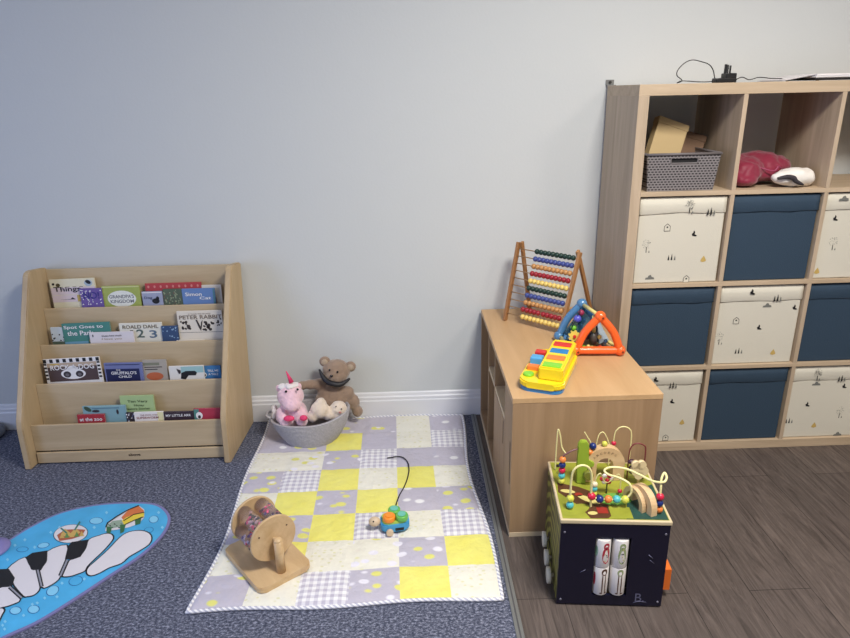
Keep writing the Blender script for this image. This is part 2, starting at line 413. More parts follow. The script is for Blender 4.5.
mb.add(t, gw); mb.box(hx0-.01, hx1+.01, -.374, -.372, hz0-.01, hz1+.006, black); o = mb.build('basket_body', wb); s = o.modifiers.new('solid', 'SOLIDIFY'); s.thickness = .003; s.offset = 1  # black plate behind the handle hole stands in for the shaded inside
mb = MB(); rim = [(bx0-.002, yf-.003, bz1-.004), (bx1+.002, yf-.003, bz1-.004), (bx1+.002, yb+.002, bz1-.004), (bx0-.002, yb+.002, bz1-.004)]
for i in range(4): mb.tube([rim[i], rim[(i+1) % 4]], .005, gp, 8)
mb.build('rim', wb)
mb = MB(); T = frame(((hx0+hx1)/2, yf+tap(hz0)*.6-.001, (hz0+hz1)/2), (1, 0, 0), (0, 0, 1))
R = [(.05*cx, .011*cz) for cx, cz in ((-1, -.6), (-.9, -1), (.9, -1), (1, -.6), (1, .6), (.9, 1), (-.9, 1), (-1, .6))]
mb.tube([T @ Vector((x, y, 0)) for x, y in R], .0035, gp, 6, closed=True); mb.build('handle', wb)
buff = mat('buff_card', (190, 165, 120), .7); brown = mat('brown_card', (120, 92, 70), .7)
def box_at(name, c, size, rot, m, label, cat, lid=True):
    o = thing(name, c, label, cat, rot=rot)
    w, d, h = size; Wm = world_of(o)
    MB().box(-w/2, w/2, -d/2, d/2, 0, h-.02, m, .002, Wm).build('box_body', o)
    MB().box(-w/2-.002, w/2+.002, -d/2-.002, d/2+.002, h-.024, h, m, .002, Wm).build('lid', o)
    return o
box_at('card_box', (.140, -.25, 1.13), (.125, .04, .215), (math.radians(-12), math.radians(19), math.radians(4)), buff, 'buff cardboard box tilted upright in the grey woven basket', 'box')
box_at('card_box', (.245, -.17, 1.12), (.15, .05, .175), (math.radians(-12), math.radians(16), 0), brown, 'dark brown cardboard box leaning behind in the grey woven basket', 'box')

# crimson bag and white bundle
def blob(name, ells, m, parent=None, base=None, voxel=.006, smooth=8, disp=0, dsc=40):
    mb = MB()
    for e in ells:
        c, r = e[0], e[1]; T = e[2] if len(e) > 2 else None
        mb.ball(c, r, m, 20, T)
    o = mb.build(name, parent, base)
    md = o.modifiers.new('remesh', 'REMESH'); md.mode = 'VOXEL'; md.voxel_size = voxel; md.use_smooth_shade = True
    md = o.modifiers.new('smooth', 'SMOOTH'); md.iterations = smooth; md.factor = .6
    if disp:
        tx = bpy.data.textures.new('n', 'CLOUDS'); tx.noise_scale = dsc
        md = o.modifiers.new('d', 'DISPLACE'); md.texture = tx; md.strength = disp; md.mid_level = .5
    return o
crim = mat('crimson_cloth', (128, 18, 50), .6, bump=.3, bscale=25, sheen=.3)
bg = thing('cloth_bag', (.50, -.25, 1.091), 'crimson cloth bag slumped in the top row of the shelving', 'bag')
blob('bag_body', [((.475, -.24, 1.148), (.075, .11, .052)), ((.57, -.19, 1.152), (.12, .10, .058)), ((.45, -.30, 1.12), (.055, .07, .03)), ((.53, -.2, 1.13), (.12, .12, .038))], crim, bg, voxel=.006, disp=.022, dsc=.05)
mb = MB(); mb.tube(smooth_pts([(.50, -.31, 1.165), (.53, -.325, 1.155), (.56, -.33, 1.15), (.575, -.325, 1.165), (.6, -.3, 1.155)]), .003, mat('crimson_cord', (150, 60, 90), .6), 6)
mb.build('drawstring', bg)
wc = mat('white_cloth', (228, 222, 214), .8, bump=.3, bscale=40)
wb2 = thing('rolled_cloth', (.62, -.34, 1.091), 'white cloth roll with a dark lining, beside the crimson bag', 'cloth')
blob('cloth_roll', [((.635, -.335, 1.126), (.068, .05, .037)), ((.59, -.35, 1.126), (.05, .035, .027)), ((.678, -.33, 1.124), (.034, .045, .033))], wc, wb2, voxel=.005, disp=.01, dsc=.04)
mb = MB(); dk = mat('dark_lining', (52, 46, 50), .8)
mb.tube(smooth_pts([(.545, -.384, 1.128), (.575, -.388, 1.134), (.60, -.389, 1.130), (.612, -.391, 1.118), (.632, -.392, 1.108), (.642, -.390, 1.104)]), .006, dk, 8, taper=[.003+.006*math.sin(PI*min(1, (i+3)/31)) for i in range(31)])
mb.build('lining', wb2)

# things on top of the shelving
blk = mat('black_plastic', (18, 18, 20), .4)
zt = 1.464; yk = -.33
ad = thing('plug_adaptor', ony(724, 81, yk), 'black plug adaptor with upright pins on top of the oak shelving', 'plug')
A = ony(714, 81, yk); B = ony(734, 81, yk); s = (B.x-A.x)
mb = MB(); mb.box(A.x+.0, A.x+s, yk-.02, yk+.02, zt, zt+.016, blk, .003); mb.box(A.x+s*.45, A.x+s*.98, yk-.02, yk+.022, zt+.014, zt+.032, blk, .003); mb.build('plug_body', ad)
for k, (fx, h, w) in enumerate(((.50, .062, .0034), (.68, .060, .002), (.80, .058, .002))):
    MB().box(A.x+s*fx-w, A.x+s*fx+w, yk-.004+.01*(k > 0), yk+.004+.01*(k > 0), zt+.03, zt+h, blk, .0008).build('pin', ad)
cb = MB(); pts = [(716, 81), (704, 82), (690, 81.3), (681, 81), (677, 83), (682, 80.5), (677, 75.5), (678, 70), (684, 63.5), (692, 60), (701, 61.5), (709, 64.5), (713, 70), (714.5, 77), (715, 80.5)]
def lift(p, q): 
    v = ony(p[0], p[1], yk+q); v.z = max(v.z, zt+.0022); return v
cb.tube(smooth_pts([lift(p, -.012+.002*i) for i, p in enumerate(pts)], 5), .0017, blk, 6)
tag(cb.build('cable', base=(A.x, yk, zt)), 'thin black cable looped upright on the shelving left of the plug adaptor', 'cable')
cb = MB(); cb.tube(smooth_pts([lift(p, .0) for p in [(735, 80.5), (739, 78), (743, 77.3), (748, 79.5), (752, 79.2), (758, 77.5), (764, 77.6), (772, 78.5), (782, 78.6)]], 5), .0017, blk, 6)
tag(cb.build('cable', base=(A.x+.2, yk, zt)), 'thin black cable lying along the shelving top between plug adaptor and laptop', 'cable')
LXA = ony(816, 76, -.36).x
lp = thing('laptop', (LXA+.165, -.24, zt), 'closed silver laptop lying on the shelving top at the right photo edge', 'laptop')
sil = mat('silver_metal', (214, 212, 214), .4, .2)
MB().box(LXA+.002, LXA+.328, -.36, -.13, zt+.003, zt+.009, mat('laptop_dark', (30, 28, 30), .5), .002).build('laptop_base', lp)
MB().box(LXA, LXA+.33, -.362, -.128, zt+.010, zt+.017, sil, .002).build('laptop_lid', lp)
MB().box(LXA+.01, LXA+.325, -.35, -.135, zt+.0175, zt+.023, mat('loose_sheet', (222, 216, 214), .7), .001).build('sleeve', lp)
for sx in (LXA+.02, LXA+.31):
    for sy in (-.34, -.15): MB().cyl((sx, sy, zt), (sx, sy, zt+.003), .006, blk, 10).build('foot', lp)
XA = ony(781, 79, -.33).x
Tp = Matrix.Translation((XA, -.25, zt+.001)) @ Matrix.Rotation(-math.atan2(.019, LXA-XA+.01), 4, 'Y')
pp = MB(); LL = LXA-XA+.012
pp.box(0, LL, -.09, .08, 0, .002, mat('grey_sheet', (176, 172, 174), .5), 0, Tp); pp.box(0.01, LL, -.085, .075, .0022, .0036, MATS['loose_sheet'], 0, Tp)
tag(pp.build('paper_sheet', base=(XA, -.25, zt)), 'thin grey folder sloping up against the laptop on the shelving top', 'folder')

# ------------------------------------------------------------------ low cabinet
CX0, CX1, CY0, CY1, CH = -.502, -.018, -.912, -.02, .53
cab = thing('low_cabinet', ((CX0+CX1)/2, (CY0+CY1)/2, 0), 'low beech cabinet standing end-on to the wall beside the oak shelving', 'cabinet')
MB().box(CX0, CX1, CY0, CY1, CH-.018, CH, beech, .001).build('cabinet_top', cab)
MB().box(CX0+.001, CX1, CY0+.001, CY0+.018, .035, CH-.018, beech_v, .0005).build('end_panel', cab)
MB().box(CX0+.001, CX1, CY1-.018, CY1, .035, CH-.018, beech_v, .0005).build('end_panel', cab)
MB().box(CX1-.01, CX1, CY0+.018, CY1-.018, .035, CH-.018, beech_v).build('back_panel', cab)
MB().box(CX0, CX1, CY0, CY1, .0, .018, edge_m, .001).build('plinth', cab)
MB().box(CX0+.001, CX1, CY0+.001, CY1, .018, .035, beech_v).build('bottom_panel', cab)
for y in (-.30, -.49, -.755):
    MB().box(CX0+.001+(0.0 if y < -.4 else .0), CX1-.01, y-.008, y+.008, .035, CH-.018, beech_v).build('divider', cab)
MB().box(CX0+.002, CX1-.01, -.747, -.498, .362, .378, edge_m).build('shelf', cab)
MB().box(CX0+.002, CX1-.01, -.482, -.308, .362, .378, edge_m).build('shelf', cab)
def door(y0, y1, z0, z1, s0, s1, ys):
    mb = MB()
    mb.box(CX0+.001, CX0+.016, y0, ys-.008, z0, z1, beech_v); mb.box(CX0+.001, CX0+.016, ys+.008, y1, z0, z1, beech_v)
    mb.box(CX0+.001, CX0+.016, ys-.008, ys+.008, z0, s0, beech_v); mb.box(CX0+.001, CX0+.016, ys-.008, ys+.008, s1, z1, beech_v)
    mb.box(CX0+.0022, CX0+.014, ys-.0078, ys+.0078, s0, s1, black)  # black filler paints in the shade inside the handle cutout
    mb.build('door', cab)
door(-.745, -.5, .037, .36, .255, .35, -.722)
door(-.892, -.765, .037, .51, .19, .355, -.878)

# ------------------------------------------------------------------ abacus
aw = wood('abacus_wood', (150, 104, 62), (176, 128, 80), 'Z', 20, .5, 8)
T0 = CH
fL = Vector((-.418, -.175, T0)); fR = onz(560.3, 335.5, T0); ax = (fR-fL).normalized(); bk = Vector((-ax.y, ax.x, 0))
apex = bk*.082+Vector((0, 0, .316)); apR = apex+ax*.012+Vector((.004, 0, 0))
ab = thing('abacus', (fL+fR)/2+bk*.06, 'wooden folding abacus with ten rows of coloured beads on the low cabinet', 'abacus')
def bar(mb, a, b, w, d, m, side):
    a = Vector(a); b = Vector(b); z = (b-a).normalized(); x = (side-z*side.dot(z)).normalized(); y = z.cross(x)
    T = Matrix((x, y, z)).transposed().to_4x4(); T = Matrix.Translation(a) @ T
    mb.box(-w/2, w/2, -d/2, d/2, 0, (b-a).length, m, .0015, T)
for f, ap, sp_b, sg in ((fL, apex, .165, 1), (fR, apR, .27, -1)):
    mb = MB(); bar(mb, f, f+ap*1.03, .012, .02, aw, ax); mb.build('front_leg', ab)
    off = ax*.013*sg
    mb = MB(); bar(mb, f+bk*sp_b+off, f+ap*1.0+off+bk*.006+Vector((0, 0, .012)), .011, .018, aw, ax); mb.build('rear_leg', ab)
mb = MB(); bar(mb, fL+bk*.16+Vector((0, 0, .03)), fR+bk*.24+Vector((0, 0, .03)), .01, .014, aw, Vector((0, 0, 1))); mb.build('rear_rail', ab)
cols = [('bead_green', (28, 56, 46)), ('bead_blue', (66, 78, 142)), ('bead_tan', (196, 142, 84)), ('bead_red', (156, 30, 44)), ('bead_straw', (236, 204, 112))]
nm = ['dark green bead', 'blue bead', 'natural wood bead', 'red bead', 'straw yellow bead']
br_ = .0113
for r in range(10):
    k_ = (.300-.0296*r)/.316; pL = fL+apex*k_; pR = fR+apR*k_; dv = (pR-pL).normalized()
    rod = MB().cyl(pL, pR, .0022, mat('rod_wood', (176, 140, 100), .5), 8).build('rod', ab)
    m = mat(cols[r % 5][0], cols[r % 5][1], .35)
    b0 = MB().ball((0, 0, 0), (br_*.96, br_, br_), m, 12).build('bead'); b0['label'] = nm[r % 5]
    for k in range(10):
        cpt = world_of(rod).inverted() @ (pR-dv*(.012+br_+k*br_*1.66+(.006 if (r == 8 and k > 4) else 0)))
        q = b0 if k == 0 else b0.copy()
        if k: C.objects.link(q)
        q.parent = rod; q.location = cpt

# ------------------------------------------------------------------ yellow toy with keys
yel = mat('yellow_plastic', (244, 212, 34), .3, coat=.3); blu = mat('blue_plastic', (40, 128, 190), .3, coat=.3)
grn = mat('lime_plastic', (130, 205, 50), .3, coat=.3); ora = mat('orange_key', (240, 130, 60), .3, coat=.3); red = mat('red_plastic', (214, 54, 50), .3, coat=.3); lbl = mat('sky_plastic', (90, 170, 220), .3, coat=.3)
ty = thing('toy_keyboard', (-.350, -.745, T0), 'yellow toy keyboard with coloured keys on the low cabinet', 'toy', rot=(0, 0, math.radians(-24)))
Wm = world_of(ty)
def rrect(x0, x1, y0, y1, r, n=5):
    P = []
    for cx, cy, a0 in ((x1-r, y1-r, 0), (x0+r, y1-r, 90), (x0+r, y0+r, 180), (x1-r, y0+r, 270)):
        for k in range(n+1): a = math.radians(a0+90*k/n); P.append((cx+r*math.cos(a), cy+r*math.sin(a)))
    return P
MB().prism(rrect(-.070, .070, -.145, .145, .03), 0, .014, blu, Wm, .002).build('blue_base', ty)
mb = MB(); mb.prism(rrect(-.074, .074, -.149, .149, .034), .014, .036, yel, Wm, .005)
mb.build('yellow_deck', ty)
mb = MB(); P = [(-.118, .034), (-.115, .078), (.128, .086), (.138, .034)]
Tb = Wm @ Matrix(((0, 0, 1, 0), (1, 0, 0, 0), (0, 1, 0, 0), (0, 0, 0, 1)))
mb.prism(P, -.014, .066, yel, Tb, .005); mb.build('raised_block', ty)
for k, (m, y) in enumerate(((grn, -.106), (ora, -.048), (blu, .010), (red, .068))):
    y0 = y; y1 = y+.036; za = .078+.008*(y0+.115)/.243; zb = .078+.008*(y1+.115)/.243
    t = MB(); t.box(-.005, .056, y0, y1, za-.004, zb+.003, m, .003, Wm); t.build('bar_key', ty)['label'] = ['lime green key', 'orange key', 'blue key', 'red key'][k]
for k, (m, y) in enumerate(((grn, -.095), (ora, -.045), (lbl, .005), (red, .052))):
    mb = MB()
    if k == 0: mb.cyl(Wm @ Vector((-.05, y, .034)), Wm @ Vector((-.05, y, .044)), .018, m, 20, bev=.003)
    elif k == 1: mb.box(-.066, -.026, y-.012, y+.012, .034, .052, m, .004, Wm)
    elif k == 2: mb.box(-.066, -.024, y-.018, y+.018, .034, .064, m, .004, Wm)
    else: mb.box(-.062, -.024, y-.014, y+.016, .034, .066, m, .004, Wm)
    mb.build('button', ty)['label'] = ['round green button', 'orange button', 'light blue button', 'red button'][k]

# ------------------------------------------------------------------ triangular activity toy
orp = mat('orange_plastic', (246, 100, 34), .35, coat=.3); bpl = mat('denim_blue_plastic', (80, 128, 170), .3, coat=.3)
tt = thing('triangle_toy', (-.145, -.52, T0), 'triangular activity toy with an orange end frame on the low cabinet', 'toy')
rt = .0145
def tri_pts(cx, cy, half, h, zb):
    A = Vector((cx-half, cy, zb)); B = Vector((cx+half, cy, zb)); Cc = Vector((cx, cy, zb+h)); return A, B, Cc
ex = Vector((.99, -.07, 0)).normalized(); axv = Vector((-.035, .15, 0))
def corner(o): return [o+ex*-.080+Vector((0, 0, .021)), o+ex*.080+Vector((0, 0, .021)), o+Vector((0, 0, .152))]
O1 = Vector((-.138, -.585, T0)); O2 = O1+axv+Vector((.008, 0, 0))
for O, m, nme in ((O1, orp, 'orange_end_frame'), (O2, bpl, 'blue_end_frame')):
    A, B, D = corner(O); mb = MB(); cen = (A+B+D)/3
    for p, q, bow in ((A, B, 0), (B, D, .012), (D, A, .012)):
        mid = (p+q)/2; mid += (mid-cen).normalized()*bow
        mb.tube(smooth_pts([p, mid, q], 8), rt, m, 10)
    for p in (A, B, D):
        mb.ball(p, .0205, m, 16)
    mb.build(nme, tt)
    nrm = axv.normalized()
    if O is O1:
        for p in (A, B, D): MB().cyl(p-nrm*.022, p-nrm*.019, .004, mat('screw_russet', (120, 50, 20), .6), 8).build('screw_cap', tt)  # screw caps in plain russet brown
pale = mat('pale_yellow_plastic', (226, 208, 128), .35)
A, B, D = corner(O1); A2, B2, D2 = corner(O2)
for p, q in ((A, A2), (B, B2), (D, D2)): MB().cyl(p, q, .007, pale, 12).build('cross_bar', tt)
mid = (O1+O2)/2+Vector((0, 0, .07))
MB().cyl(mid+Vector((.01, -.03, -.05)), mid+Vector((.005, -.03, .07)), .007, pale, 12).build('spindle', tt)
gear = []
for k in range(32): a = 2*PI*k/32; r = .022 if (k//2) % 2 else .017; gear.append((r*math.cos(a), r*math.sin(a)))
Tg = frame(mid+Vector((-.062, -.02, -.012)), (1, 0, 0), (0, .1, 1)); g_ = MB(); g_.prism(gear, -.006, .006, mat('cream_yellow_plastic', (240, 212, 96), .35), Tg); g_.cyl(Tg @ Vector((0, 0, -.01)), Tg @ Vector((0, 0, .012)), .006, red, 10); g_.build('gear', tt)
for c, r, m in (((-.045, .01, .045), .015, mat('violet_bead', (90, 90, 190), .3)), ((-.03, .02, .065), .012, mat('maroon_bead', (150, 50, 80), .3)), ((-.05, -.02, -.035), .011, red), ((-.035, -.01, -.048), .010, grn), ((.035, .01, -.02), .013, mat('grey_bead', (110, 120, 130), .3)), ((.045, .02, -.045), .012, mat('grey_bead', (110, 120, 130), .3)), ((.02, .0, .03), .01, pale), ((-.075, .03, -.04), .014, bpl), ((.01, .03, -.03), .016, mat('grey_bead', (110, 120, 130), .3)), ((.03, .04, -.045), .014, bpl), ((-.01, -.035, -.05), .009, pale), ((.055, -.01, -.05), .010, mat('grey_bead', (110, 120, 130), .3)), ((-.02, .03, .03), .013, bpl), ((-.055, .02, .005), .012, grn), ((.03, -.03, -.015), .009, pale), ((-.012, .0, -.012), .012, mat('dark_ribbed', (70, 66, 60), .4))):
    MB().ball(mid+Vector(c), r, m, 14).build('bead', tt)
clr = mat('clear_mirror', (200, 215, 225), .08, .6)
mb = MB(); Tg = frame(mid+Vector((.04, .0, .005)), (.8, .6, 0), (-.25, .3, .9)); mb.prism([(-.028, -.05), (.03, -.05), (.0, .045)], -.002, .002, clr, Tg); mb.build('mirror_panel', tt)
mb = MB(); Tg = frame(mid+Vector((-.055, .03, .02)), (.3, .95, 0), (.35, -.1, .9)); mb.prism([(-.045, -.055), (.045, -.055), (.02, .06), (-.02, .06)], -.0015, .0015, mat('tinted_panel', (60, 110, 120), .15, trans=.8), Tg); mb.build('clear_panel', tt)
mb = MB(); mb.cyl(mid+Vector((-.055, -.005, -.022)), mid+Vector((.035, -.005, -.018)), .013, mat('smoky_plastic', (130, 110, 140), .2, trans=.4), 14); mb.build('rattle_tube', tt)
mb = MB(); mb.cyl(mid+Vector((.005, -.035, -.04)), mid+Vector((.005, -.035, .005)), .014, mat('dark_ribbed', (70, 66, 60), .4), 12); mb.build('roller', tt)

cpn = mat('blue_clear_panel', (110, 160, 190), .12, trans=.85)
mb = MB(); t = bmesh.new(); t.faces.new([t.verts.new(q) for q in (A+Vector((0, .012, 0)), A2-Vector((0, .012, 0)), D2-Vector((0, .012, .01)), D+Vector((0, .012, -.01)))]); mb.add(t, cpn); o = mb.build('side_window', tt); md = o.modifiers.new('solid', 'SOLIDIFY'); md.thickness = .002
mb = MB(); mb.cyl((A2+B2)/2+Vector((0, 0, .0)), (D2+(A2+B2)/2)/2, .010, bpl, 12); mb.ball(mid+Vector((.03, .03, .0)), .022, mat('smoky_green', (70, 90, 90), .25, trans=.3), 14); mb.build('hanging_rattle', tt)
for k, (dx, dz) in enumerate(((-.03, -.052), (0.0, -.054), (.03, -.054), (.05, -.03), (-.048, -.05))):
    b = MB().ball(mid+Vector((dx, -.045, dz+.004)), .008, (grn, pale, red, bpl, pale)[k], 10).build('bead', tt)

# ------------------------------------------------------------------ activity cube
S = .305; D_ = .30; CHt = .306; th = math.radians(-5.2)
fm = Vector((-.2560, -1.240, 0)); cc = fm+Vector((math.sin(-th), math.cos(th), 0))*D_/2
cu = thing('activity_cube', cc, 'navy and green wooden activity cube with bead mazes on the dark floor', 'toy', rot=(0, 0, th))
Wm = world_of(cu); hx, hy = S/2, D_/2
nav = mat('navy_panel', (8, 6, 34), .45); 
def side_mat():
    m = bpy.data.materials.new('printed_green_side'); m.use_nodes = True; nt = m.node_tree; b = nt.nodes['Principled BSDF']; L = nt.links.new
    tc = nt.nodes.new('ShaderNodeTexCoord'); w = nt.nodes.new('ShaderNodeTexWave'); w.wave_type = 'RINGS'; w.inputs['Scale'].default_value = 9; w.inputs['Distortion'].default_value = 7; w.inputs['Detail'].default_value = 2
    L(tc.outputs['Object'], w.inputs['Vector']); r = nt.nodes.new('ShaderNodeValToRGB'); e = r.color_ramp.elements
    e[0].color = srgb(70, 66, 34); e[1].color = srgb(142, 140, 62); e[0].position = .25; e[1].position = .8; x = e.new(.5); x.color = srgb(96, 76, 44)
    L(w.outputs['Fac'], r.inputs['Fac']); L(r.outputs['Color'], b.inputs['Base Color']); b.inputs['Roughness'].default_value = .5
    return m
gs = side_mat()
# front panel with a window, side panels, floor
wx0, wx1, wz0, wz1 = -.052, .048, .040, .245
mb = MB()
mb.box(-hx, wx0, -hy, -hy+.01, 0.006, CHt-.014, nav, 0, Wm); mb.box(wx1, hx, -hy, -hy+.01, 0.006, CHt-.014, nav, 0, Wm)
mb.box(wx0, wx1, -hy, -hy+.01, 0.006, wz0, nav, 0, Wm); mb.box(wx0, wx1, -hy, -hy+.01, wz1, CHt-.014, nav, 0, Wm)
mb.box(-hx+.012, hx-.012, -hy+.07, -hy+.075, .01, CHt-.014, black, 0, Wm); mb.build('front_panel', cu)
for sx in (-1, 1):
    a, b = sorted((sx*hx, sx*(hx-.011))); MB().box(a, b, -hy+.0102, hy-.0102, 0.006, CHt-.014, gs, 0, Wm).build('side_panel', cu)
MB().box(-hx, hx, hy-.01, hy, 0.006, CHt-.014, gs, 0, Wm).build('rear_panel', cu)
MB().box(-hx+.011, hx-.011, -hy+.01, hy-.01, .0, .008, toywood, 0, Wm).build('base_board', cu)
rimw = mat('pale_edge_wood', (206, 188, 150), .45)
MB().box(-hx-.003, hx+.003, -hy-.003, hy+.003, CHt-.014, CHt-.001, rimw, .0025, Wm).build('top_board', cu)
# printed top
lg = mat('lime_print', (146, 150, 50), .45, noise_amt=.12, nscale=25); dg = mat('teal_print', (38, 74, 66), .45, noise_amt=.15, nscale=25); br2 = mat('brown_print', (84, 50, 30), .45); cr2 = mat('buff_print', (206, 192, 120), .45); rd2 = mat('brick_print', (150, 44, 34), .45); gr3 = mat('leaf_print', (110, 168, 70), .45); ol = mat('olive_print', (118, 120, 44), .5)
mb = MB(); Tt = Wm @ Matrix.Translation((0, 0, CHt-.001))
mb.flat([(-hx+.004, -hy+.004), (hx-.004, -hy+.004), (hx-.004, hy-.004), (-hx+.004, hy-.004)], lg, Tt, .0004)
mb.flat([(.03, -hy+.006), (hx-.006, -hy+.006), (hx-.006, .03), (.06, -.02)], dg, Tt, .0007)
mb.flat([(-.14, .03), (-.08, .01), (-.02, -.03), (0, -hy+.03), (-.02, -hy+.008), (-.07, -hy+.006), (-.09, -.09), (-.145, -.02)], br2, Tt, .0007)
mb.flat(ell(-.105, -.105, .045, .022, .5), lg, Tt, .0010); mb.flat(ell(-.06, -.055, .035, .012, -.6), cr2, Tt, .0010); mb.flat(ell(-.115, -.015, .022, .009, -.2), cr2, Tt, .0010)
mb.flat([(-.045, -.12), (-.015, -.12), (-.015, -.09), (-.045, -.09)], rd2, Tt, .0010); mb.flat(ell(-.085, -.03, .012, .009), rd2, Tt, .0010)
mb.flat(ell(.02, -.05, .05, .03, .2), gr3, Tt, .0010); mb.flat([(-.01, -hy+.008), (.05, -hy+.008), (.05, -.09), (-.01, -.085)], lg, Tt, .0012)
mb.flat(ell(-.06, -.12, .014, .008, .1), cr2, Tt, .0012); mb.flat(ell(-.12, .09, .018, .012, .6), ol, Tt, .0012); mb.flat(ell(.1, .09, .03, .018, .6), ol, Tt, .0012); mb.flat(ell(-.125, .125, .012, .008, .3), black, Tt, .0014)
mb.build('printed_top', cu)
def rndm(): return random.random()
mb = MB()
for sx in (-1, 1):
    for z in (.022, .262): MB().cyl(Wm @ Vector((sx*(hx-.011), -hy-.0015, z)), Wm @ Vector((sx*(hx-.011), -hy+.001, z)), .0032, mat('screw_steel', (150, 150, 165), .4, .6), 8).build('screw', cu)
# picture cylinders
pw = mat('cylinder_white', (226, 220, 216), .4)
fig_r = mat('figure_red', (176, 40, 60), .5); fig_g = mat('figure_green', (150, 164, 116), .5)
def wrap(mb, cx, r, z, y, ang, w, h, m, n=12):
    """flat print wrapped on a cylinder of radius r"""
    P = []
    for k in range(n):
        t = 2*PI*k/n; a = ang+(w/r)*math.cos(t); zz = z+h*math.sin(t)
        P.append(mb.bm.verts.new(Wm @ Vector((cx+(r+.0005)*math.sin(a), y-(r+.0005)*math.cos(a), zz))))
    f = mb.bm.faces.new(P); f.material_index = mb.mi(m)
for cx in (-.0275, .0225):
    for z0, z1 in ((.046, .1415), (.143, .238)):
        r = .0232; y = -hy+.016
        mb = MB(); mb.cyl(Wm @ Vector((cx, y, z0)), Wm @ Vector((cx, y, z1)), r, pw, 28, bev=.001)
        left = cx < 0; m = fig_r if left else fig_g; a0 = .3 if left else .1
        if z0 > .1:
            wrap(mb, cx, r, z0+.046, y, a0, .0115, .030, m); wrap(mb, cx, r, z0+.076, y, a0, .009, .012, m)
            for q in range(6): wrap(mb, cx, r+.0003, z0+.02+.05*rndm(), y, a0+.35*(rndm()-.5), .0016, .0022, black if q % 2 else cr2)
            if left: wrap(mb, cx, r, z0+.055, y, -1.0, .006, .018, mat('figure_mint', (150, 190, 160), .5))
        else:
            wrap(mb, cx, r, z1-.013, y, a0, .009, .012, br2 if left else fig_g)
            for q in (-1, 1):
                wrap(mb, cx, r, z0+.042, y, a0+q*.19, .0017, .038, br2); wrap(mb, cx, r, z0+.008, y, a0+q*.3, .004, .0022, br2)
            if left: wrap(mb, cx, r, z0+.055, y, -.95, .004, .024, fig_r)
        mb.build('picture_cylinder', cu)
# lettered mark and scribbles on the navy front
grey_l = mat('mark_grey', (96, 96, 120), .5)
Tf = Wm @ frame((0, -hy-.0004, 0), (1, 0, 0), (0, 0, 1))
lettering('B.', .026, .03, grey_l, Tf @ Matrix.Translation((.088, .036, .0002)), 'lettering', cu)
mb = MB(); mb.tube([Tf @ Vector(p) for p in ((.070, .016, .0004), (.085, .022, .0004), (.108, .02, .0004))], .0009, grey_l, 4); mb.tube([Tf @ Vector(p) for p in ((.1, .19, .0004), (.113, .178, .0004))], .0012, grey_l, 4); mb.tube([Tf @ Vector(p) for p in ((-.09, .122, .0004), (-.075, .132, .0004))], .0010, grey_l, 4); mb.tube([Tf @ Vector(p) for p in ((.105, .172, .0004), (.118, .16, .0004))], .0008, grey_l, 4); mb.build('printed_mark', cu)
# knobs on the sides
ivory = mat('ivory_paint', (206, 200, 184), .5)
for y, z in ((.05, .078), (-.015, .060), (-.075, .044)):
    MB().cyl(Wm @ Vector((-hx-.022, y, z)), Wm @ Vector((-hx-.010, y, z)), .025, ivory, 24, bev=.002).cyl(Wm @ Vector((-hx-.012, y, z)), Wm @ Vector((-hx, y, z)), .006, ivory, 10).build('side_disc', cu)
mb = MB(); mb.prism([(-.035, 0.0), (.02, 0), (.035, .02), (.035, .05), (.01, .075), (-.035, .075)], 0.012, .034, mat('orange_side_shape', (224, 112, 40), .4), Wm @ frame((hx, -hy+.075, .03), (0, 1, 0), (0, 0, 1), (1, 0, 0)), .001); mb.build('side_shape', cu)
mb = MB(); mb.ball(Wm @ Vector((hx+.004, -hy+.03, .07)), .006, ivory, 10); mb.build('side_knob', cu)
# bead maze on top.  local helper: point on the cube top from local x,y,height
def tl(x, y, h): return Wm @ Vector((x, y, CHt+h))
wy = mat('cream_wire', (238, 226, 160), .35); wbn = mat('maroon_wire', (120, 50, 52), .4); wpu = mat('plum_wire', (116, 74, 80), .4)
BC = {'r': mat('maze_red', (200, 34, 66), .3), 'n': mat('maze_navy', (26, 44, 110), .3), 'o': mat('maze_orange', (228, 130, 62), .3), 't': mat('maze_teal', (84, 180, 184), .3), 'y': mat('maze_lime', (210, 208, 84), .3), 'w': mat('maze_ivory', (230, 214, 180), .35)}
BN = {'r': 'red bead', 'n': 'navy bead', 'o': 'orange bead', 't': 'teal bead', 'y': 'lime yellow bead', 'w': 'ivory bead'}
def bead(p, c, r=.0112):
    b = MB().ball(p, r, BC[c], 14).build('bead', cu); b['label'] = BN[c]
def wire(pts, m=wy, r=.0034, n=7):
    MB().tube(smooth_pts(pts, n), r, m, 8).build('maze_wire', cu)
wire([tl(-.122, -.098, 0), tl(-.122, -.098, .10), tl(-.114, -.098, .132), tl(-.094, -.096, .142), tl(-.074, -.094, .132), tl(-.064, -.092, .10), tl(-.062, -.09, .03), tl(-.06, -.09, .0)])
bead(tl(-.122, -.098, .033), 'y'); bead(tl(-.122, -.1, .012), 't'); bead(tl(-.06, -.09, .036), 'r', .012)
